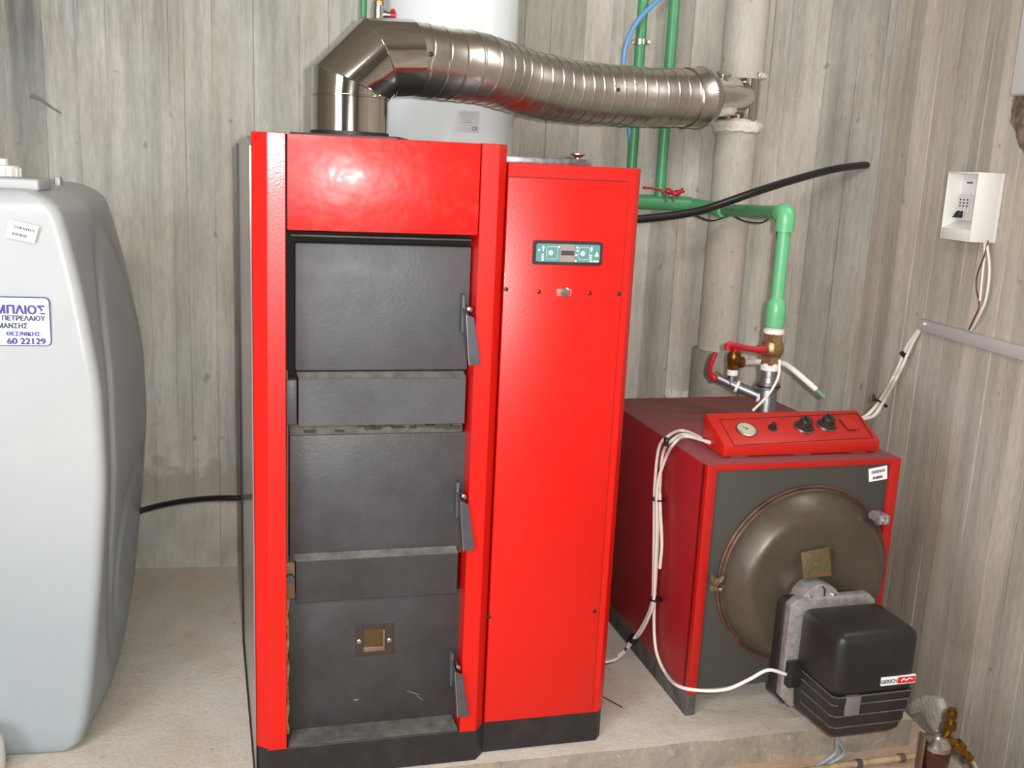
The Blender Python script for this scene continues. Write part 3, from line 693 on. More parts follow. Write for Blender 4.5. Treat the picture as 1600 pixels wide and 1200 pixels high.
# display
da = B.front(833, 377, CY-.006); dc = B.front(939, 413, CY-.006); dw = dc.x-da.x; dh = .056; dx = (da.x+dc.x)/2; dz = (da.z+dc.z)/2
disp = obj('control_display', lambda b: prism(b, [(dx+p[0], dz+p[1]) for p in rrect(dw, dh, .006)], CY-.012, CY-.003, 'y', .001, 1), M['black'], bo)
obj('display_film', lambda b: prism(b, [(dx+p[0], dz+p[1]) for p in rrect(dw-.014, dh-.014, .004)], CY-.0132, CY-.0115, 'y'), M['teal'], disp)
obj('display_screen', lambda b: (box(b, dx-.020, dx+.016, CY-.0142, CY-.013, dz-.020, dz+.020)), M['lcd'], disp)
obj('display_digits', lambda b: box(b, dx-.018, dx+.014, CY-.015, CY-.0138, dz-.005, dz+.006), mat('dark_violet_lcd', rgb('4c3d48'), .25), disp)
for s in (-1, 1):
    cxk = dx+s*.038-(.002 if s < 0 else -.001)
    def ringf(b):
        o_ = rrect(.028, .030, .006); i_ = rrect(.026, .028, .005)
        for k in range(len(o_)):
            k2 = (k+1) % len(o_)
            V = [b.verts.new((cxk+p[0], CY-.0138, dz+p[1])) for p in (o_[k], o_[k2], i_[k2], i_[k])]; b.faces.new(V)
            V2 = [b.verts.new((cxk+p[0], CY-.0130, dz+p[1])) for p in (o_[k], o_[k2], i_[k2], i_[k])]; b.faces.new(V2[::-1])
    obj('button_outline', ringf, M['silver_lbl'], disp)
    obj('button', lambda b: lathe(b, [(.0065, 0), (.006, .001), (0, .0014)], (cxk-.003, CY-.013, dz), (0, -1, 0), 16), mat('pale_button', rgb('a9c4c0'), .4), disp)
    obj('button_symbol', lambda b: box(b, cxk-.006, cxk-.001, CY-.0152, CY-.014, dz-.001, dz+.004, .0004, 1), M['paper'], disp)
def glyphs(b):
    rnd = random.Random(3); y0 = CY-.0142; y1 = CY-.013
    for gx_, n in ((dx-.062, 4), (dx+.057, 4)):
        prism(b, [(gx_-.0035, dz+.010), (gx_+.0035, dz+.010), (gx_, dz+.017)], y0, y1, 'y')
        box(b, gx_-.001, gx_+.001, y0, y1, dz+.004, dz+.010)
        for k in range(n): z = dz-.003-.0045*k; box(b, gx_-.003, gx_+rnd.uniform(.001, .003), y0, y1, z-.0025, z)
    for gx_, z in ((dx-.024, .014), (dx+.021, .014), (dx+.022, .006), (dx+.020, -.004), (dx+.019, -.018), (dx-.072, .006)):
        box(b, gx_-.002, gx_+.002, y0, y1, dz+z-.002, dz+z+.002)
    prism(b, [(dx+.066, dz-.006), (dx+.076, dz-.006), (dx+.071, dz+.005)], y0, y1, 'y'); box(b, dx+.062, dx+.076, y0, y1, dz-.019, dz-.016)
obj('display_marks', glyphs, M['paper'], disp)['kind'] = 'stuff'
kq = B.front(881, 456, CY-.005)
kn = obj('thermostat_cap', lambda b: box(b, kq.x-.018, kq.x+.018, CY-.010, CY-.004, kq.z-.010, kq.z+.008, .0015), mat('pink_clear_plastic', rgb('e06a60'), .25), bo)
obj('cap_button', lambda b: lathe(b, [(.012, 0), (.012, .008), (.009, .011), (0, .0115)], (kq.x, CY-.008, kq.z), (0, -1, 0), 24), M['steel'], kn)
# base
def base(b):
    prism(b, [(XL-.006, .035), (XL+.02, .004), (XR-.02, .004), (XR+.006, CY+.004), (CR-.02, CY+.004), (CR-.002, CY+.025), (CR-.002, DEP), (XL-.006, DEP)], 0, CB, 'z', .002, 1)
obj('base_plinth', base, M['black'], bo, sharp=14)
# hopper lid and its knob on top of the cabinet
lid = obj('hopper_lid', lambda b: (box(b, KX0+.012, .285, .16, .6, CT, CT+.016, .002)), M['galv'], bo)
q = B.front(903, 243, .35)
obj('lid_knob', lambda b: (cyl(b, (q.x, .35, CT+.014), (q.x, .35, q.z-.004), .008, 14), lathe(b, [(.008, 0), (.02, .008), (.02, .011), (0, .012)], (q.x, .35, q.z-.006), n=20)), M['steel'], lid)

# ------------------------------------------------------------------ stove pipe of the wood boiler
fl_ = B.w(-.275, .42, ZT)
FY = fl_.y
cx0 = at_y(547, 180, FY).x
fp0 = Vector((cx0, FY, ZT-.003))
fd = thing('flue_duct', 'shiny metal flue duct with mitred elbow running from boiler top to the wall', 'duct', fp0)
RD = .0935; REL = .0965
e1_ = at_y(549, 132, FY); e1_.x = cx0; e2_ = at_y(589, 91, FY+.02); e3_ = at_y(640, 91, FY+.07)
def rdone(name, f, m, sharp=35): 
    o = obj(name, f, m, sharp=sharp); o.parent = fd; o.matrix_parent_inverse = Matrix.Translation(-fp0); return o
zbase = ZT-.003
rdone('flange_plate', lambda b: (box(b, cx0-.125, cx0+.14, FY-.13, FY+.12, zbase, zbase+.013, .002), lathe(b, [(RD+.004, zbase), (RD+.006, zbase+.022), (RD+.001, zbase+.024)], (cx0, FY, 0), n=48)), M['black'])
zr = at_y(548, 152, FY).z
rdone('collar', lambda b: cyl(b, (cx0, FY, zbase+.005), (cx0, FY, zr), REL+.0015, 56), M['inox'])
def mitred(b):
    P = [Vector((cx0, FY, zr)), e1_, e2_, e3_]
    for i in range(3):
        t = bmesh.new(); tube(t, P, REL if i < 2 else (lambda q: REL), 64, cap=False); t.verts.ensure_lookup_table()
        keep = [[b.verts.new(t.verts[(i+j)*64+k].co) for k in range(64)] for j in (0, 1)]
        for k in range(64): b.faces.new((keep[0][k], keep[0][(k+1) % 64], keep[1][(k+1) % 64], keep[1][k]))
        t.free()
el = rdone('elbow', mitred, M['inox'], 60)
def mseam(idx):
    def f(b):
        t = bmesh.new(); tube(t, [Vector((cx0, FY, zr)), e1_, e2_, e3_], REL+.001, 64, cap=False); t.verts.ensure_lookup_table()
        ring = [t.verts[idx*64+k].co.copy() for k in range(64)]; t.free(); tube(b, ring+[ring[0]], .0016, 6)
    return f
rdone('mitre_seam', mseam(1), M['inox']); rdone('mitre_seam', mseam(2), M['inox'])
def bead(p, d, r=RD):
    return lambda b: lathe(b, [(r-.001, -.003), (r+.003, -.0015), (r+.003, .0015), (r-.001, .003)], p, d, 56)
rdone('seam_bead', bead((cx0, FY, zr), (0, 0, 1), REL+.001), M['inox'])
# flexible spiral duct
path = [e3_-(e3_-e2_).normalized()*.01, at_y(700, 101, FY+.13), at_y(745, 106, 2.83), at_y(785, 118, 2.93), at_y(830, 131, 3.02), at_y(890, 143, 3.14), at_y(950, 148, 3.25), at_y(1010, 152, 3.34), at_y(1050, 153, 3.40), at_y(1078, 153, 3.44)]
SP = smooth_path(path, 40)
def flex(b):
    # spiral: helical seam raised along the duct
    n = 64; L = [0]
    for i in range(1, len(SP)): L.append(L[-1]+(SP[i]-SP[i-1]).length)
    tot = L[-1]; m_ = 520; pts = []; j = 0
    for i in range(m_+1):
        s = tot*i/m_
        while j < len(L)-2 and L[j+1] < s: j += 1
        t = (s-L[j])/max(1e-9, L[j+1]-L[j]); pts.append(SP[j].lerp(SP[j+1], t))
    pitch = .047; nrm = None; rings = []
    for i in range(m_+1):
        d = (pts[min(i+1, m_)]-pts[max(i-1, 0)]).normalized()
        if nrm is None: nrm = Vector((0, 0, 1))
        nrm = (nrm-nrm.dot(d)*d).normalized(); bi = d.cross(nrm); s = tot*i/m_; ring = []
        for k in range(n):
            a = 2*math.pi*k/n; ph = ((s/pitch+k/n) % 1.0)
            seam = math.exp(-((min(ph, 1-ph))/.035)**2)
            r = RD-.0015+.0018*seam+.0008*math.sin(s*37+a*2)
            ring.append(b.verts.new(pts[i]+(nrm*math.cos(a)+bi*math.sin(a))*r))
        rings.append(ring)
    for i in range(m_):
        for k in range(n): b.faces.new((rings[i][k], rings[i][(k+1) % n], rings[i+1][(k+1) % n], rings[i+1][k]))
rdone('spiral_duct', flex, M['inox_flex'], 60)
rdone('seam_bead', bead(e3_+(e3_-e2_).normalized()*.0, (e3_-e2_), RD), M['inox'])
dd = (path[-1]-path[-2]).normalized(); en = path[-1]
def endcollar(b):
    lathe(b, [(RD-.002, -.05), (.0965, -.05), (.0965, .0), (.099, .004), (.099, .010), (.095, .014), (.092, .035), (.07, .04)], en+dd*.03, dd, 56)
rdone('end_collar', endcollar, M['inox_flex'])
def knurl(b):
    for k in range(72):
        a = 2*math.pi*k/72; q_ = Vector((0, 0, 1)).rotation_difference(dd); v = q_@Vector((math.cos(a), math.sin(a), 0)); c_ = en+dd*.037
        tube(b, [c_+v*.0988-dd*.004, c_+v*.0988+dd*.005], .0016, 5)
o = rdone('knurled_band', knurl, M['steel']); o['kind'] = 'stuff'
n0 = en+dd*.065; n1 = W.w(fx, -.07, at_y(1168, 151, 3.72).z)
rdone('neck', lambda b: (tube(b, [n0, n0.lerp(n1, .3), n1], lambda t: .071 if t < .2 else .066, 40)), M['inox'])
pc = n0.lerp(n1, .45)+Vector((0, 0, .06))
rdone('probe_cap', lambda b: lathe(b, [(.012, 0), (.012, .012), (.026, .014), (.026, .022), (0, .024)], pc, (.1, -.35, 1), 24), M['steel'])
for x, y, Y in ((678, 90, 2.62), (963, 143, 3.17)):
    qq = at_y(x, y, Y)
    def rivet(b, qq=qq): 
        dirn = (EYE-qq).normalized(); lathe(b, [(.005, -.02), (.005, .0), (.003, .002), (0, .003)], qq, dirn, 10)
    # seat the rivet on the duct surface facing the room
    near = min(SP, key=lambda s: (s-qq).length); v = (EYE-near).normalized(); ax = at_y(x, y, near.y)
    v = (ax-near); v = (v-v.dot(Vector((0, 1, 0)))*Vector((0, 1, 0)))
    h = v.length; yy = -math.sqrt(max(0, RD*RD-h*h)); q2 = near+v+Vector((0, yy, 0))
    rdone('rivet', lambda b: lathe(b, [(.006, -.01), (.006, .001), (.003, .003), (0, .003)], q2, (q2-near), 10), M['black'])

# ------------------------------------------------------------------ oil boiler
ob = thing('oil_boiler', 'low dark red oil boiler with round brown door and sloping control panel', 'boiler', C.o, C.rot())
OT = .742; OW = .603; OD = .76; OB = .066
obj('side_panel', lambda b: box(b, 0, .012, .012, OD, OB, OT-.004, .002), M['red_shaded'], ob)
obj('side_panel', lambda b: box(b, OW-.012, OW, .012, OD, OB, OT-.004, .002), M['red_shaded'], ob)
obj('top_panel', lambda b: box(b, .001, OW-.001, .004, OD, OT-.006, OT, .002), M['red_top'], ob)
def oframe(b):
    i0 = .028; i1 = OW-.030; zt = OT-.017; 
    box(b, 0, i0, -.003, .03, OB, OT-.001, .0015); box(b, i1, OW, -.003, .03, OB, OT-.001, .0015); box(b, i0-.001, i1+.001, -.003, .03, zt, OT-.001, .0015)
obj('front_frame', oframe, M['red_dull'], ob)
obj('front_plate', lambda b: box(b, .027, OW-.029, .006, .03, OB+.012, OT-.016, .001), M['plate_grey'], ob)
obj('boiler_core', lambda b: box(b, .02, OW-.02, .035, OD-.01, OB, OT-.01), M['void'], ob)
obj('base_rail', lambda b: box(b, .0, .03, .0, OD, 0, OB+.001, .002), M['iron_dusty'], ob)
obj('base_rail', lambda b: box(b, OW-.03, OW, .0, OD, 0, OB+.001, .002), M['iron_dusty'], ob)
obj('back_panel', lambda b: box(b, .0, OW, OD-.001, OD+.01, OB, OT), M['red_shaded'], ob)
# round door
DC = Vector((.327, .0, .405)); DR = .268
dish = obj('round_door', lambda b: lathe(b, [(DR-.012, .0), (DR-.012, .008), (DR-.020, .024), (DR-.034, .044), (DR-.048, .061), (DR-.054, .067), (DR-.061, .0715), (DR-.070, .075), (DR-.080, .0765), (.05, .080), (0, .080)], DC, (0, -1, 0), 96), M['dish'], ob)
obj('door_rim', lambda b: (lathe(b, [(DR-.04, -.005), (DR, -.005), (DR, .004), (DR-.004, .006), (DR-.009, .003), (DR-.010, .007), (DR-.013, .010), (DR-.016, .008)], DC, (0, -1, 0), 96)), M['dish_rim'], dish)
# right clamp bolt
q = C.front(1370, 805, -.03)
cb = obj('clamp_bolt', lambda b: (box(b, q.x-.004, q.x+.03, -.05, .0, q.z-.022, q.z+.004, .002), tube(b, [(q.x-.028, -.055, q.z+.010), (q.x+.004, -.03, q.z-.002), (q.x+.022, -.02, q.z-.008)], .0075, 12)), M['alu'], ob)
obj('bolt_nut', lambda b: (hexnut(b, (q.x-.034, -.058, q.z+.0125), (q.x-.022, -.052, q.z+.008), .014), hexnut(b, (q.x+.008, -.054, q.z-.006), (q.x+.016, -.05, q.z-.009), .012), cyl(b, (q.x+.012, -.06, q.z-.01), (q.x+.012, -.04, q.z-.01), .008, 10)), M['steel'], cb)
obj('clamp_lug', lambda b: box(b, q.x-.02, q.x+.026, -.02, .008, q.z-.036, q.z-.026, .003), M['rust'], cb)
# left wing nut
q = C.front(1119, 910, -.02)
wn = obj('wing_nut', lambda b: (lathe(b, [(.012, 0), (.012, .012), (.007, .02), (0, .021)], (q.x, -.008, q.z), (0, -1, 0), 14), tube(b, [(q.x, -.02, q.z), (q.x-.012, -.022, q.z+.006), (q.x-.016, -.024, q.z+.022)], .006, 8, 3), tube(b, [(q.x, -.02, q.z), (q.x+.012, -.022, q.z+.006), (q.x+.018, -.024, q.z+.020)], .007, 8, 3), box(b, q.x-.012, q.x+.03, -.015, .006, q.z-.03, q.z-.012, .003)), M['rust'], ob)
obj('wing_nut_bolt', lambda b: lathe(b, [(.006, 0), (.006, .012), (0, .016)], (q.x+.012, -.018, q.z-.018), (0, -1, 0), 10), M['steel'], wn)
# peephole bracket above the burner
PY = -.086
s0 = C.front(1258, 868, -.11); s1 = C.front(1296, 900, -.11)
def peep(b):
    hexa(b, [(s0.x, PY-.03, s1.z), (s1.x-.006, PY-.042, s1.z+.008), (s1.x-.006, PY-.038, s1.z+.008), (s0.x, PY-.026, s1.z), (s0.x, PY-.004, s0.z), (s1.x+.004, PY-.006, s0.z+.012), (s1.x+.004, PY, s0.z+.012), (s0.x, PY, s0.z)], .001, 1)
    hexa(b, [(s1.x-.006, PY-.042, s1.z+.008), (s1.x+.022, PY-.006, s1.z-.01), (s1.x+.022, PY, s1.z-.01), (s1.x-.008, PY-.036, s1.z+.008), (s1.x-.002, PY-.01, s0.z+.010), (s1.x+.022, PY-.004, s0.z-.002), (s1.x+.022, PY, s0.z-.002), (s1.x-.002, PY-.004, s0.z+.010)], .001, 1)
pk = obj('peephole_bracket', peep, mat('olive_rusty_plate', rgb('54482f'), .55, .3, noise=(60, rgb('7a4424'), .52, .72), bump=(90, .002)), dish)
obj('peephole', lambda b: cyl(b, ((s0.x+s1.x)/2, PY, s1.z-.004), ((s0.x+s1.x)/2, PY-.02, s1.z-.012), .014, 14), M['rust'], pk)
# barcode sticker
def sticker(parent, fr, corners, off, lines, name='barcode_sticker', m=None):
    P = [fr.front(x, y, off) for x, y in corners]
    o = obj(name, lambda b: prism(b, [(p.x, p.z) for p in P], off-.0008, off+.0004, 'y'), m or M['paper'], parent)
    def f(b):
        tl, tr, br, bl = P
        for u0, u1, v0, v1 in lines:
            def pt(u, v):
                t_ = tl.lerp(tr, u); b_ = bl.lerp(br, u); r_ = t_.lerp(b_, v); return (r_.x, r_.z)
            n_ = 12
            for k in range(n_):
                ua = u0+(u1-u0)*k/n_; ub = ua+(u1-u0)/n_*random.uniform(.45, .9)
                prism(b, [pt(ua, v0), pt(ub, v0), pt(ub, v1), pt(ua, v1)], off-.0014, off-.0006, 'y')
    obj('barcode_bars', f, M['ink'], o); return o
sticker(ob, C, ((1357, 733), (1386, 727), (1386, 748), (1358, 753)), .005, ((.15, .9, .2, .42), (.2, .75, .66, .86)))
# control panel
PX0 = .078; PX1 = .566; PZ = OT+.002
f0 = (.052, PZ+.004); f1 = (.052, PZ+.036); k1 = (.178, PZ+.094); k0 = (.186, PZ+.004)
cp = obj('control_panel', lambda b: prism(b, [f0, f1, k1, (.186, PZ+.09), k0], PX0-.006, PX1, 'x', .002, 2), M['red_panel'], ob)
SV = (Vector((0, k1[0], k1[1]))-Vector((0, f1[0], f1[1]))); SL = SV.length; SV.normalize(); SN = Vector((0, -SV.z, SV.y))
def pp(u, v, h=0.0): # u along x in metres, v up the slope 0..1
    return Vector((u, f1[0], f1[1]))+SV*(v*SL)+SN*h
def slope_px(x, y):
    d = ray(x, y); n = C.u*0+C.v*SN.y+Vector((0, 0, SN.z)); p0 = C.w(0, f1[0], f1[1]); w_ = EYE+d*((p0-EYE).dot(n)/d.dot(n)); l = C.loc(w_)
    return l.x, (Vector((0, l.y, l.z))-Vector((0, f1[0], f1[1]))).dot(SV)/SL
def outline(b):
    P = [slope_px(*p) for p in ((1124, 656), (1339, 646), (1364, 684), (1147, 696))]
    for i in range(4):
        a_, c_ = P[i], P[(i+1) % 4]; tube(b, [pp(a_[0], a_[1], .0005), pp(c_[0], c_[1], .0005)], .0011, 6)
obj('panel_outline', outline, M['black'], cp)
u_, v_ = slope_px(1166, 672)
g = obj('gauge', lambda b: lathe(b, [(.031, 0), (.031, .004), (.027, .005), (.027, .003), (0, .003)], pp(u_, v_), SN, 32), M['chrome_ring'], cp)
obj('gauge_face', lambda b: lathe(b, [(.0265, .0025), (.0265, .0045), (0, .0045)], pp(u_, v_), SN, 32), mat('gauge_ivory', rgb('b9b4a0'), .3), g)
def needle(b):
    lathe(b, [(.003, .004), (.003, .0065), (0, .0065)], pp(u_, v_), SN, 12)
    tube(b, [pp(u_, v_, .006), pp(u_-.012, v_+.08, .006)], .0008, 5)
    for k in range(13):
        a_ = math.radians(-40+260*k/12); r0, r1 = .020, .0235
        tube(b, [pp(u_+r0*math.cos(a_), v_+r0*math.sin(a_)/SL, .005), pp(u_+r1*math.cos(a_), v_+r1*math.sin(a_)/SL, .005)], .0006, 4)
obj('gauge_marks', needle, M['ink'], g)
u_, v_ = slope_px(1207, 669)
bt = obj('reset_button', lambda b: lathe(b, [(.014, 0), (.014, .002), (.008, .003), (.007, .018), (0, .02)], pp(u_, v_), SN, 20), M['black'], cp)
for x, y in ((1256, 668), (1291, 665)):
    u_, v_ = slope_px(x, y)
    kb = obj('dial_ring', lambda b: lathe(b, [(.030, 0), (.030, .003), (.027, .006), (.024, .004), (0, .004)], pp(u_, v_), SN, 36), M['chrome_ring'], cp)
    def dial(b):
        lathe(b, [(.025, .003), (.024, .009), (.019, .012), (.018, .028), (.015, .031), (0, .031)], pp(u_, v_), SN, 28)
        c_ = pp(u_, v_, .034); hexa(b, [c_+SV*a2_+Vector((b2_, 0, 0))+SN*c2_ for c2_ in (-.004, .002) for a2_, b2_ in ((-.014, -.003), (-.014, .003), (.014, .003), (.014, -.003))], .001, 1)
    obj('dial', dial, mat('dusty_black_knob', rgb('2b2927'), .35), kb)
u_, v_ = slope_px(1328, 664)
sw_ = obj('rocker_switch', lambda b: hexa(b, [pp(u_+a_, v_+c_, h_) for h_ in (0, .004) for a_, c_ in ((-.02, -.16), (.02, -.16), (.02, .16), (-.02, .16))], .001, 1), M['red_panel'], cp)
obj('switch_shadow_line', lambda b: (tube(b, [pp(u_-.022, v_+.18, .001), pp(u_-.02, v_-.18, .001), pp(u_+.004, v_-.18, .001)], .0016, 6),), M['black'], sw_)
# top dust and screws under the panel
for x in (.1, .3, .48): obj('panel_foot', lambda b: box(b, x, x+.05, .06, .17, OT, PZ+.005), M['rust'], cp)

# ------------------------------------------------------------------ burner
bn = thing('oil_burner', 'black boxy oil burner with aluminium flange bolted to the round boiler door', 'burner', C.w(.33, -.09, 0), C.rot())
BO = Vector((.33, -.09, 0))
def bobj(name, f, m, parent=None, **k):
    def g_(b): f(b); bmesh.ops.translate(b, verts=b.verts[:], vec=-BO)
    return obj(name, g_, m, parent or bn, **k)
def cx_sec(x0, x1, z0, z1, cut=.0):
    return [(x0, z0+.035), (x0+.03, z0), (x1-.02, z0), (x1, z0+.02), (x1, z1), (x0, z1)]
bobj('back_housing', lambda b: prism(b, [(.190, .125), (.225, .09), (.43, .10), (.445, .12), (.445, .385), (.425, .40), (.205, .40), (.19, .385)], -.135, -.10, 'y', .004, 2), M['plastic_black'])
bobj('aluminium_ring', lambda b: prism(b, [(.196, .13), (.228, .096), (.435, .105), (.455, .125), (.455, .392), (.435, .412), (.215, .412), (.196, .395)], -.162, -.134, 'y', .003, 2), M['alu'])
fq = C.front(1276, 912, -.12)
def flange(b):
    P = [(fq.x+.062*math.cos(a), fq.z-.052+.062*math.sin(a)) for a in [math.pi*k/16 for k in range(17)]]
    prism(b, P+[(fq.x-.062, .3), (fq.x+.062, .3)], -.15, -.088, 'y', .004, 2)
fg = bobj('mounting_flange', flange, M['alu'])
for dx_, dz_ in ((-.036, -.026), (.036, -.024)): bobj('flange_bolt', lambda b: hexnut(b, (fq.x+dx_, -.15, fq.z+dz_), (fq.x+dx_, -.158, fq.z+dz_), .008), M['steel'], fg)
bobj('flange_slot', lambda b: tube(b, [(fq.x-.002, -.151, fq.z+.006), (fq.x+.006, -.152, fq.z-.004), (fq.x+.006, -.152, fq.z-.03)], .0018, 6), M['void'], fg)
def cover_b(b):
    X0, X1, Y0, Y1, Z1 = .229, .468, -.345, -.158, .392
    ZM = .215
    # upper shell
    hexa(b, [(X0, Y0, ZM), (X1, Y0, ZM), (X1, Y1, ZM), (X0-.004, Y1, ZM), (X0, Y0, Z1), (X1, Y0, Z1), (X1+.004, Y1, Z1), (X0-.004, Y1, Z1)], .028, 6)
cv = bobj('cover', cover_b, M['plastic_black'], sharp=50)
def lower(b):
    prof = [(.225, 0), (.203, .001), (.198, .004), (.170, .0045), (.165, .0075), (.137, .008), (.130, .012), (.108, .016), (.096, .026), (.090, .042)]
    rings = []
    for z, i in prof:
        P = [(.229+i*.5, -.16), (.230+i, -.33+i), (.236+i, -.341+i), (.248+i, -.3445+i), (.450-i, -.3445+i), (.461-i, -.341+i), (.467-i, -.33+i), (.468-i*.5, -.16)]
        rings.append([b.verts.new((x_, y_, z)) for x_, y_ in P])
    for a_, c_ in zip(rings, rings[1:]):
        for k in range(8): b.faces.new((a_[k], a_[(k+1) % 8], c_[(k+1) % 8], c_[k]))
    b.faces.new(rings[0]); b.faces.new(rings[-1][::-1])
bobj('vented_lower_cover', lower, M['plastic_black'], sharp=50)
def ribs(b):
    for k in range(4):
        z = (.224, .200, .167, .133)[k]; i = (.0, .002, .0058, .0095)[k]
        x0r = .229+i if k != 1 else .29
        tube(b, [(.228+i*.6, -.20, z), (.231+i, -.335+i, z), (.244+i, -.3445+i, z)]+([(.468-.012-i, -.3445+i, z)] if k != 1 else []), .0021, 6)
        if k == 1: tube(b, [(.30, -.3445+i, z), (.456-i, -.3445+i, z)], .0021, 6)
bobj('dusty_rib', ribs, M['iron_dusty'], cv)
q0_ = C.front(1322, 1088, -.342); q1_ = C.front(1340, 1115, -.342)
bobj('cover_window', lambda b: box(b, q0_.x, q1_.x, -.349, -.335, q1_.z, q0_.z, .002), mat('grey_window', rgb('6f6a69'), .35), cv)
# maker's plate
l0 = C.front(1378, 1057, -.347); l1 = C.front(1429, 1068, -.347); lz = C.front(1400, 1063, -.347).z
LX0 = l0.x; LX1 = min(l1.x, .468); LH = .0115
lb = bobj('name_plate', lambda b: box(b, LX0, LX1, -.3485, -.343, lz-LH, lz+LH, .0006, 1), M['paper'], cv)
lm = LX0+(LX1-LX0)*.47
bobj('name_plate_red', lambda b: box(b, lm, LX1-.002, -.3492, -.348, lz-LH*.75, lz+LH*.75), M['red_lbl'], lb)
bobj('name_plate_logo', lambda b: (tube(b, [(lm+.010, -.3495, lz-.002), (lm+.018, -.3495, lz+.004), (lm+.024, -.3495, lz-.001), (lm+.034, -.3495, lz+.0035), (lm+.044, -.3495, lz+.0005)], .0014, 6, 3)), M['paper'], lb)
tm = text_mesh('name_plate_text', 'GIERSCH', .0150, M['ink'], lb, Vector((lm-.0015, -.3488, lz-.0052))-BO, FACE, 'RIGHT', .0004, .82)
# plug
q = C.front(1237, 1049, -.16)
pl = bobj('cable_plug', lambda b: (box(b, q.x-.022, q.x+.018, -.185, -.150, q.z-.036, q.z+.036, .004)), M['plastic_black'])
bobj('plug_clip', lambda b: (tube(b, [(q.x+.018, -.178, q.z+.04), (q.x+.026, -.178, q.z), (q.x+.020, -.178, q.z-.036)], .003, 8, 3)), M['steel'], pl)
bobj('plug_pins', lambda b: [cyl(b, (q.x-.017, -.186, q.z+.022-.011*k), (q.x-.017, -.1875, q.z+.022-.011*k), .0015, 8) for k in range(5)], M['steel'], pl)
PLUG = C.w(q.x-.022, -.168, q.z-.002)
# braided oil hoses under the burner
for k, (dxp, lbl) in enumerate(((0, 'upper'), (14, 'lower'))):
    A_ = C.w(.30+.03*k, -.25, .10); B1 = at_z(1318-dxp, 1178, LOWZ+.05); B2 = at_z(1285-dxp, 1200, LOWZ+.012); B3 = at_z(1250-dxp*2, 1225, LOWZ+.008)
    pipe_thing('oil_hose', 'grey braided oil hose hanging under the burner, %s of the pair' % ('right one' if k == 0 else 'left one'), 'hose', [A_, A_.lerp(B1, .6), B1, B2, B3], .0055, M['grey_hose'], 10, 6)

# ------------------------------------------------------------------ electric cables by the oil boiler
def cs(x, y, off=-.012): q_ = C.side(x, y, off); return C.w(q_.x, q_.y, q_.z)
def ct(x, y, z): return at_z(x, y, z)
zc = OT+.008
c_start = C.w(PX0-.004, .14, OT+.02)
strands = [[0, 0], [6, 2], [3, -3]]
main = [(1068, 681), (1046, 690), (1036, 712)]
def cable(name, label, pts, r=.0048, group=None): return pipe_thing(name, label, 'cable', pts, r, M['cable'], 8, 6, group)
cable('white_cable', 'white cable from control panel down the boiler side and round to the burner plug',
      [c_start, ct(1070, 679, zc), ct(1050, 688, zc+.004), cs(1036, 708, -.008), cs(1031, 760, -.012), cs(1028, 830, -.012), cs(1026, 880), cs(1023, 930), cs(1022, 980), cs(1026, 1020, -.014), cs(1040, 1052, -.02), C.w(*C.front(1060, 1072, -.04)), C.w(*C.front(1095, 1079, -.10)), C.w(*C.front(1135, 1077, -.14)), C.w(*C.front(1170, 1062, -.16)), C.w(*C.front(1200, 1047, -.168)), PLUG])
cable('white_cable', 'outer white cable of the bundle going down to the wood boiler base',
      [c_start+Vector((0, .01, 0)), ct(1068, 673, zc), ct(1042, 683, zc+.004), cs(1029, 702, -.02), cs(1023, 760, -.02), cs(1022, 830, -.02), cs(1021, 900, -.02), cs(1019, 940, -.02), cs(1008, 970, -.02), cs(994, 993, -.03), at_z(983, 1005, .06), at_z(976, 1018, .02), at_z(962, 1030, .012), at_z(940, 1036, .01)])
cable('white_cable', 'inner white cable of the bundle, ending beside the cable clip near the floor',
      [c_start+Vector((0, -.008, .004)), ct(1072, 682, zc+.006), ct(1054, 692, zc+.008), cs(1040, 716, -.014), cs(1027, 760, -.03), cs(1026, 830, -.03), cs(1024, 890, -.03), cs(1021, 940, -.03), cs(1012, 968, -.03), cs(1000, 990, -.03), at_z(990, 1000, .07), at_z(981, 1012, .03), at_z(966, 1024, .02)])
cable('white_cable', 'short white cable end hanging inside the bundle beside the boiler',
      [cs(1031, 770, -.02), cs(1032, 800, -.02), cs(1034, 850, -.02), cs(1031, 888, -.02)])
for x, y, what in ((1026, 780, 'middle'), (1022, 936, 'lowest')):
    p = cs(x+3, y, -.02)
    tag(obj('cable_tie', lambda b: lathe(b, [(.017, -.002), (.0195, -.002), (.0195, .002), (.017, .002)], p, n=16), M['hose'], origin=p), '%s black cable tie round the white cables on the boiler side' % what, 'cable tie')
p = ct(1046, 689, zc+.004)
tag(obj('cable_tie', lambda b: box(b, p.x-.014, p.x-.004, p.y-.018, p.y+.018, OT, OT+.02, .002), M['hose'], origin=p), 'black cable clip where the white cables cross the boiler top edge', 'cable tie')
p = at_z(990, 998, .08)
tag(obj('cable_tie', lambda b: tube(b, [p+Vector((-.006, 0, -.012)), p+Vector((.004, 0, .010))], .014, 10), M['hose'], origin=p), 'black tape wrap at the foot of the white cable bundle', 'cable tie')
pipe_thing('black_cable', 'short black cable from the white cable bundle running under the red cabinet', 'cable',
           [at_z(984, 1004, .06), at_z(972, 1022, .012), at_z(955, 1034, .006), at_z(930, 1040, .006)], .004, M['hose'], 8, 5)
pipe_thing('wire_stub', 'short stiff wire lying on the plinth beside the red cabinet base', 'wire', [at_z(930, 1082, .004), at_z(950, 1093, .004), at_z(972, 1105, .004)], .002, M['iron'], 6, 3)
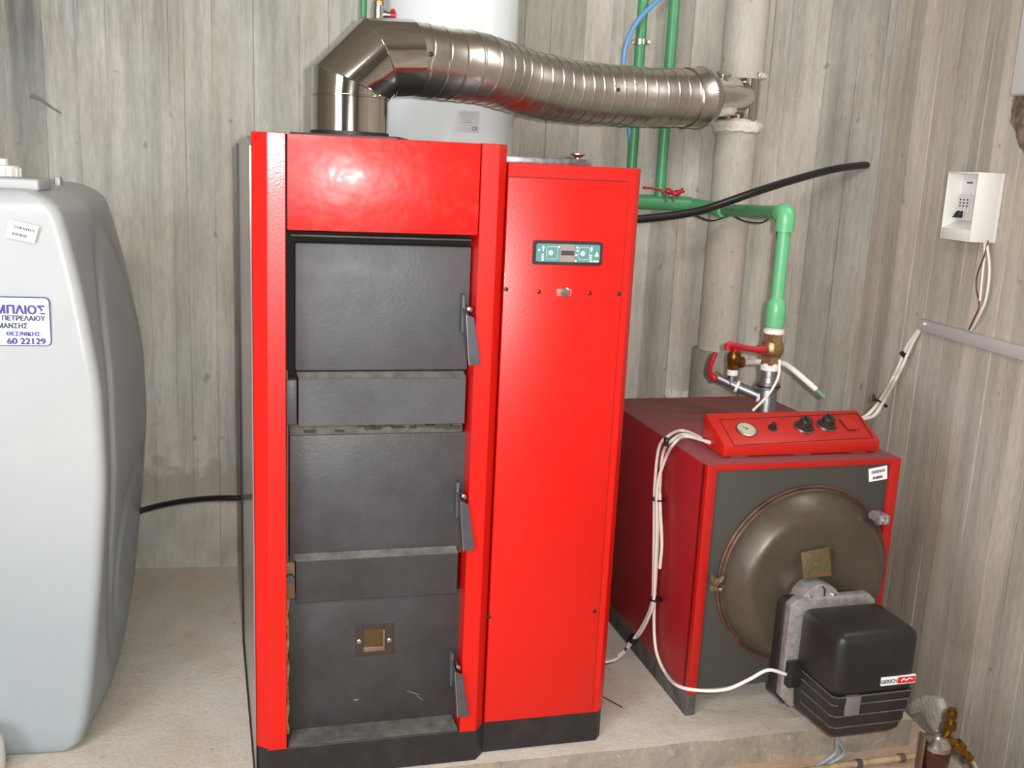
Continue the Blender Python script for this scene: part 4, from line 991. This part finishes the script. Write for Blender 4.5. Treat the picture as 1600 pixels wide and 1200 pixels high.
# cables from the right wall to the control panel
def rp(x, y, off=-.02): q_ = R.side(x, y, off); return R.w(q_.x, q_.y, q_.z)
endp = C.w(PX1-.02, .2, OT+.05)
for k, (dx_, lbl) in enumerate(((0, 'left'), (6, 'right'))):
    P = [rp(1445, 506, -.02-.01*k), rp(1438+dx_*.3, 512, -.02), rp(1418+dx_, 540, -.03), rp(1404+dx_, 572, -.05), rp(1390+dx_, 600, -.08), at_y(1372+dx_*1.2, 630, 3.1), at_y(1350+dx_*1.8, 652, 3.0)]
    P.append(endp+Vector((0, 0, .012*k)))
    cable('wall_cable', '%s one of the two white cables sloping from wall conduit to control panel' % lbl, P, .0058)
p = at_y(1375, 629, 3.10)
tag(obj('cable_tie', lambda b: (tube(b, [p+Vector((-.02, 0, .012)), p+Vector((.024, 0, -.012))], .005, 8), tube(b, [p+Vector((-.022, 0, .004)), p+Vector((-.022, 0, .026))], .004, 6)), M['hose'], origin=p), 'black cable tie on the cables above the right end of the control panel', 'cable tie')
p = rp(1412, 554, -.045)
tag(obj('cable_tie', lambda b: tube(b, [p+Vector((-.01, 0, .008)), p+Vector((.014, 0, -.014))], .008, 8), M['hose'], origin=p), 'black cable tie on the cables just below the wall conduit', 'cable tie')

# ------------------------------------------------------------------ right wall: conduit, fuse box, cables, cabinet corner
# work in a frame on the right wall: local x into the room is -x, local y along the wall
t0 = R.side(1443, 503, -.0); t1 = R.side(1600, 535, 0); tl = R.side(1441, 518, 0)
cz1 = (t0.z+t1.z)/2; cz0 = cz1-.036
cd = thing('cable_conduit', 'pale grey plastic cable conduit sloping out of view on the right wall', 'conduit', R.w(0, t0.y, cz0), R.rot())
obj('conduit_channel', lambda b: box(b, -.022, -.001, -1.6, 0, 0, .036, .002), M['conduit'], cd)
obj('conduit_lid', lambda b: box(b, -.026, -.0215, -1.6, -.001, -.0015, .0375, .001), M['lid_grey'], cd)
FD = .092
fa = R.side(1482, 268, -FD); fb = R.side(1530, 270, -FD); fc = R.side(1474, 373, -FD)
FYa = fa.y; FYb = fb.y; FZ1 = fa.z; FZ0 = fc.z; FWd = FYa-FYb
fz = thing('fuse_box', 'white fuse box with an open front showing breakers on the right wall', 'fuse box', R.w(0, FYa, FZ0), R.rot())
FH = FZ1-FZ0
def fbox(b):
    box(b, -.012, -.001, -FWd, 0, 0, FH, .001)
    box(b, -FD, -.011, -.004, 0, 0, FH, .001); box(b, -FD, -.011, -FWd, -FWd+.005, 0, FH, .001)
    box(b, -FD, -.011, -FWd+.004, -.003, FH-.006, FH, .001); box(b, -FD, -.011, -FWd+.004, -.003, 0, .006, .001)
    box(b, -FD, -FD+.004, -FWd+.004, -.003, .004, .036, .0005)
    hexa(b, [(-FD+.002, -FWd+.004, .034), (-FD+.002, -.003, .034), (-.040, -.003, .034), (-.040, -FWd+.004, .034), (-FD+.002, -FWd+.004, .036), (-FD+.002, -.003, .036), (-.040, -.003, .062), (-.040, -FWd+.004, .062)])
    box(b, -.040, -.036, -FWd+.004, -.003, FH-.07, FH-.005, .0005)
obj('housing', fbox, M['white_pl'], fz)
nb = max(3, int((FWd-.02)/.0185))
br = obj('breaker_row', lambda b: [box(b, -.05, -.011, -.012-.0185*(k+1)+.001, -.012-.0185*k, .062, FH-.07, .0015) for k in range(nb)], mat('pale_breaker', rgb('cfcdca'), .45), fz)
br['kind'] = 'stuff'
for k in range(2):
    yk = -.0215-.0185*k
    obj('breaker_switch', lambda b: hexa(b, [(-.05, yk-.005, .070), (-.05, yk+.005, .070), (-.068, yk+.005, .070), (-.068, yk-.005, .070), (-.05, yk-.005, .092), (-.05, yk+.005, .092), (-.056, yk+.005, .090), (-.056, yk-.005, .090)]), M['black'], fz)
bp = obj('breaker_print', lambda b: ([box(b, -.0508, -.0495, -.0215-.0185*k-.006, -.0215-.0185*k+.002, .105+.010*j, .110+.010*j) for k in range(3) for j in range(3)]), M['ink'], fz); bp['kind'] = 'stuff'
obj('meter_label', lambda b: box(b, -.053, -.049, -FWd+.012, -FWd+.045, .085, .125, .001), mat('brown_label', rgb('7a5a48'), .4), fz)
obj('meter_strip', lambda b: box(b, -.054, -.049, -FWd+.012, -FWd+.03, .130, .140, .001), M['black'], fz)
obj('lid_print', lambda b: box(b, -.041, -.0395, -.06, -.03, FH-.035, FH-.030), M['ink'], fz)
pipe_thing('fuse_box_cable', 'white cable hanging from the fuse box down to the conduit', 'cable', [rp(1541, 374, -.03), rp(1546, 420, -.03), rp(1541, 465, -.03), rp(1529, 495, -.03), rp(1517, 516, -.018)], .0042, M['cable'], 8, 5)
pipe_thing('fuse_box_cable', 'shorter straight white cable hanging below the fuse box', 'cable', [rp(1538, 374, -.03), rp(1538, 400, -.03), rp(1534, 440, -.03), rp(1531, 470, -.03)], .0036, M['cable'], 8, 5)
pipe_thing('fuse_box_cable', 'thin red and black wire below the fuse box, left of the white cables', 'cable', [rp(1544, 376, -.03), rp(1537, 402, -.035), rp(1527, 430, -.035), rp(1526, 452, -.03), rp(1530, 478, -.03), rp(1521, 500, -.03), rp(1514, 515, -.018)], .0026, mat('maroon_wire', rgb('5e2a32'), .5), 8, 5)
oa = R.side(1580, 150, -.08)
cabi = thing('wall_cabinet', 'grey white cabinet corner at the top right edge of the right wall', 'cabinet', R.w(0, oa.y, oa.z), R.rot())
obj('cabinet_body', lambda b: box(b, -.08, .008, -.5, 0, 0, .75, .002), mat('pale_grey_box', rgb('c9c8c8'), .45), cabi)
obj('cabinet_door', lambda b: box(b, -.086, -.079, -.497, -.003, .003, .747, .002), mat('pale_grey_door', rgb('cfcece'), .4), cabi)

# ------------------------------------------------------------------ bottom right: filter, pipe, sleeve
fz_ = LOWZ
fpnt = at_z(1459, 1197, fz_+.02)
ff = thing('oil_filter', 'small oil filter with dark red bowl and brass fittings at the bottom right', 'filter', (fpnt.x, fpnt.y, fz_))
FF = Frame((fpnt.x, fpnt.y, fz_), 10.5)
obj('bowl', lambda b: lathe(b, [(.0, .012), (.03, .012), (.037, .022), (.039, .07), (.036, .078)], n=28), M['amber_bowl'], ff)
obj('metal_head', lambda b: (lathe(b, [(.036, .076), (.040, .080), (.039, .092), (.024, .108), (.012, .116), (0, .118)], n=28)), M['steel'], ff)
obj('brass_inlet', lambda b: (tube(b, [(.02, 0, .10), (.048, -.004, .095), (.085, -.012, .06)], lambda t: .013-.004*t, 10, 3), hexnut(b, (.05, -.004, .096), (.066, -.008, .08), .018), hexnut(b, (.078, -.010, .066), (.09, -.013, .054), .014)), M['brass_dark'], ff)
obj('brass_outlet', lambda b: (tube(b, [(.024, .01, .10), (.034, .012, .14), (.034, .012, .19)], .011, 10, 3), hexnut(b, (.034, .012, .13), (.034, .012, .15), .018), hexnut(b, (.034, .012, .165), (.034, .012, .18), .016)), M['brass_dark'], ff)
obj('bracket', lambda b: (box(b, -.048, -.04, -.02, .012, .0, .118, .002), box(b, -.046, -.01, -.01, .01, .10, .116, .002)), M['rust'], ff)
pipe_thing('copper_tube', 'thin pale tube curling down from the oil filter at the bottom right', 'tube', [FF.w(.088, -.02, .055), FF.w(.105, -.03, .035), FF.w(.112, -.05, .005), FF.w(.11, -.09, .004), FF.w(.11, -.2, .004)], .005, M['tan_pipe'], 10, 5)
tp = thing('tan_oil_pipe', 'dusty tan pipe lying on the low floor, ending at the oil filter', 'pipe', at_z(1440, 1180, LOWZ))
pA = at_z(1432, 1181, LOWZ+.02); pB = at_z(1310, 1197, LOWZ+.02); pC = at_z(1210, 1212, LOWZ+.02)
relobj('pipe_body', lambda b: tube(b, [pC, pB, pA], .0095, 12), M['tan_pipe'], tp)
for t_ in (.25, .8):
    c_ = pB.lerp(pA, t_); d_ = (pA-pB).normalized(); relobj('pipe_clip', lambda b: tube(b, [c_-d_*.008, c_+d_*.008], .0125, 12), M['rust'] if t_ > .5 else M['iron'], tp)
def rwp(b):
    rnd = random.Random(9); P = []
    pts = ((1424, 1100), (1436, 1091), (1452, 1086), (1470, 1091), (1476, 1106), (1472, 1130), (1467, 1146), (1456, 1138), (1449, 1122), (1442, 1113), (1424, 1118))
    for i, (x, y) in enumerate(pts):
        x2, y2 = pts[(i+1) % len(pts)]
        for k in range(3):
            q_ = R.side(x+(x2-x)*k/3+rnd.uniform(-.8, .8), y+(y2-y)*k/3+rnd.uniform(-.8, .8), -.01); P.append(q_)
    # into wall_right's own frame: its x runs along -R.y, its face looks to local -y
    prism(b, [(-q_.y, q_.z) for q_ in P], -.022, .002, 'y', .004, 2)
obj('plaster_patch', rwp, M['plaster'], parent=wr)
def brown(b):
    rnd = random.Random(21); P = []
    pts = ((1584, 148), (1612, 148), (1612, 244), (1600, 240), (1590, 222), (1586, 205), (1578, 190), (1581, 168))
    for i, (x, y) in enumerate(pts):
        x2, y2 = pts[(i+1) % len(pts)]
        for k in range(4): P.append(R.side(x+(x2-x)*k/4+rnd.uniform(-1, 1), y+(y2-y)*k/4+rnd.uniform(-1, 1), -.004))
    prism(b, [(-q_.y, q_.z) for q_ in P], -.0045, .002, 'y')
obj('rough_mortar', brown, mat('brown_mortar', rgb('8b7a6c'), .9, noise=(25, rgb('5f4f48'), .4, .6), bump=(40, .006)), parent=wr)
q = R.side(1462, 1106, -.02)
tag(obj('pipe_stub', lambda b: lathe(b, [(.0, 0), (.028, 0), (.030, .004), (.030, .05)], (0, 0, 0), R.u, 24), M['pipe_c'], origin=R.w(-.05, q.y, q.z)), 'capped grey pipe stub in white plaster behind the oil filter, bottom right', 'pipe')
# ------------------------------------------------------------------ black hose left, between the tank and the boiler
hl = [T.w(-.02, .52, .43), wpt(226, 796, -.62), wpt(262, 787, -.56), wpt(300, 781, -.5), wpt(340, 778, -.45), wpt(385, 778, -.42), wpt(430, 779, -.42)]
pipe_thing('black_hose', 'thin black hose from the fuel tank to behind the wood boiler', 'hose', hl, .0085, M['hose'], 12, 6)

# ------------------------------------------------------------------ fuel tank
tk = thing('fuel_tank', 'large pale translucent plastic fuel tank bulging at the left edge', 'tank', T.o, T.rot())
KEY = [(0, -.012), (.02, .0), (.049, .014), (.2, .040), (.479, .072), (.724, .093), (.958, .088), (1.168, .056), (1.28, .034), (1.36, .014), (1.385, -.004), (1.40, -.03)]
def prof_x(z):
    for (z0_, a_), (z1_, b_) in zip(KEY, KEY[1:]):
        if z <= z1_:
            t = (z-z0_)/(z1_-z0_); return a_+(b_-a_)*t
    return KEY[-1][1]
TWID = .78; TDEP = .66; TH = 1.40
def tank(b):
    zs = [0, .008, .03, .08]+[.08+.032*k for k in range(1, 40)]+[1.345, 1.365, 1.38, 1.392, 1.398, TH]
    zs = sorted(set(round(z, 4) for z in zs if z <= TH)); rings = []
    def px(z):   # smoothed profile
        return (prof_x(max(0, z-.05))+2*prof_x(z)+prof_x(min(TH, z+.05)))/4 if .08 < z < 1.28 else prof_x(z)
    nc = 8
    for z in zs:
        ex = px(z); s = 0
        if z > 1.34: s = .035*(1-math.sqrt(max(0, 1-((z-1.34)/.06)**2)))
        if z < .02: s = .012*(1-z/.02)
        x1 = ex-s+ (0 if z <= 1.34 else 0); x0 = -TWID-ex*.8+s; y0 = -.02*math.sin(math.pi*z/TH)+s; y1 = TDEP+.0*z-s
        # depth section narrows at the back like the moulded body
        r = .028
        ring = []
        corners = ((x1-r, y0+r, -90), (x1-r, y1-r, 0), (x0+r, y1-r, 90), (x0+r, y0+r, 180))
        for ci, (cx_, cy_, a0_) in enumerate(corners):
            if ci in (1, 2) :
                shr = .018+.03*max(0, (z-.9))  # back is slightly narrower
                cx_ = cx_-shr if ci == 1 else cx_+shr
            for k in range(nc+1):
                a = math.radians(a0_+90*k/nc); ring.append((cx_+r*math.cos(a), cy_+r*math.sin(a)))
            if ci == 0:
                # subdivide the right flank and press the moulded oval recess into it
                a1_ = ring[-1]; c1_ = (corners[1][0]-(.018+.03*max(0, (z-.9)))+r, corners[1][1])
                m_ = 44
                for j in range(1, m_):
                    t = j/m_; xx = a1_[0]+(c1_[0]-a1_[0])*t; yy = a1_[1]+(c1_[1]-a1_[1])*t
                    u = (t-.52)/.44; v = (z-.70)/(.60); e = (abs(u)**2.2+abs(v)**2.2)
                    groove = math.exp(-((e-1)/.09)**2)*.010
                    u2 = (t-.6)/.38; v2 = (z-.42)/.26; e2 = abs(u2)**2+abs(v2)**2
                    groove2 = math.exp(-((e2-1)/.14)**2)*.008
                    bow = .018*math.sin(math.pi*t)
                    ring.append((xx+bow-groove-groove2, yy))
        rings.append([b.verts.new((x_, y_, z)) for x_, y_ in ring])
    n_ = len(rings[0])
    for i in range(len(rings)-1):
        for k in range(n_): b.faces.new((rings[i][k], rings[i][(k+1) % n_], rings[i+1][(k+1) % n_], rings[i+1][k]))
    b.faces.new(rings[0][::-1]); b.faces.new(rings[-1])
obj('tank_shell', tank, M['tank'], tk, sharp=60)
# raised top plateau, tab and screw cap
tb = T.front(62, 300, .05)
obj('top_ridge', lambda b: box(b, -TWID+.05, tb.x, .045, .16, TH-.006, TH+.022, .008, 3), M['tank'], tk)
tb2 = T.front(96, 284, .35)
obj('top_ridge', lambda b: box(b, -TWID+.05, tb2.x-.012, .3, .42, TH-.006, TH+.012, .006, 3), M['tank'], tk)
obj('lifting_lug', lambda b: box(b, tb2.x-.012, tb2.x+.002, .33, .36, TH-.008, TH+.02, .004, 2), M['tank'], tk)
cq = T.front(-2, 262, .24)
cap = obj('filler_cap', lambda b: (lathe(b, [(.03, TH-.004), (.03, cq.z-.03), (.046, cq.z-.028), (.048, cq.z-.022), (.048, cq.z+.0), (.044, cq.z+.006), (.022, cq.z+.008), (.022, cq.z+.022), (0, cq.z+.024)], (cq.x, .24, 0), n=36)), M['white_pl'], tk)
obj('cap_grip', lambda b: [box(b, cq.x+.047*math.cos(a)-.003, cq.x+.047*math.cos(a)+.003, .24+.047*math.sin(a)-.003, .24+.047*math.sin(a)+.003, cq.z-.022, cq.z+.001, .001, 1) for a in [2*math.pi*k/18 for k in range(18)]], M['white_pl'], cap)
def tfront(x, y, lift=.0):
    # point on the bulged front face
    z = T.front(x, y, 0).z; off = -.02*math.sin(math.pi*z/TH)-lift
    return T.front(x, y, off), off
P_, of_ = tfront(40, 362, .009)
sticker(tk, T, ((15, 343), (61, 354), (54, 380), (8, 370)), of_, ((.2, .92, .24, .40), (.2, .70, .64, .80)))
# supplier's sticker with the visible words
P_, of_ = tfront(40, 500, .003)
s_tr = T.front(76, 466, of_); s_br = T.front(77, 541, of_)
SZ1 = s_tr.z+.002; SZ0 = s_br.z; SX1 = s_tr.x+.002; SW = .30
stf = lambda w, h, r: [(SX1-SW/2+p[0], (SZ0+SZ1)/2+p[1]) for p in rrect(w, h, r)]
stk = obj('supplier_sticker', lambda b: prism(b, stf(SW, SZ1-SZ0, .012), of_-.0008, of_+.002, 'y'), M['navy'], tk)
obj('sticker_face', lambda b: prism(b, stf(SW-.005, SZ1-SZ0-.005, .010), of_-.0014, of_-.0006, 'y'), M['paper'], stk)
def line(s, xr, yb, size, m, sx=1.0, bold=.0):
    q_ = T.front(xr, yb, of_-.0016); text_mesh('sticker_text', s, size, m, stk, (q_.x, of_-.0018, q_.z), FACE, 'RIGHT', bold, sx)
line('ΜΠΛΙΟΣ', 71, 491, .0265, M['purple'], 1.0, .0015)
line('ΠΕΤΡΕΛΑΙΟΥ', 71, 501.5, .0150, M['slate'], .98, .0009)
line('ΜΑΝΣΗΣ', 44, 513, .0155, M['slate'], .95, .0009)
line('. ΘΕΣ/ΝΙΚΗΣ', 64, 525, .0125, M['purple'], 1.08, .0007)
line('60 22129', 72, 538, .0195, M['purple'], 1.12, .0011)
# foot of a second tank at the very left edge
p2 = at_z(-42, 1212, 0)
t2 = thing('plastic_drum', 'white plastic drum just entering the frame at the bottom left corner', 'drum', (p2.x, p2.y, 0))
obj('drum_body', lambda b: lathe(b, [(.058, 0), (.070, .006), (.073, .04), (.070, .085), (.058, .112), (.03, .122), (0, .122)], n=36), M['white_pl'], t2)

# things of one kind share a group phrase
GROUPS = {'white_cable': 'white cables down the side of the oil boiler', 'cable_tie': 'black cable ties round the oil boiler',
          'green_water_pipe': 'green plastic water pipes', 'wall_cable': 'white cables from wall conduit to control panel',
          'fuse_box_cable': 'wires hanging from the fuse box', 'oil_hose': 'oil hoses under the burner', 'black_hose': 'black rubber hoses'}
for o in bpy.data.objects:
    k = o.name.split('.')[0]
    if k in GROUPS and 'label' in o: o['group'] = GROUPS[k]
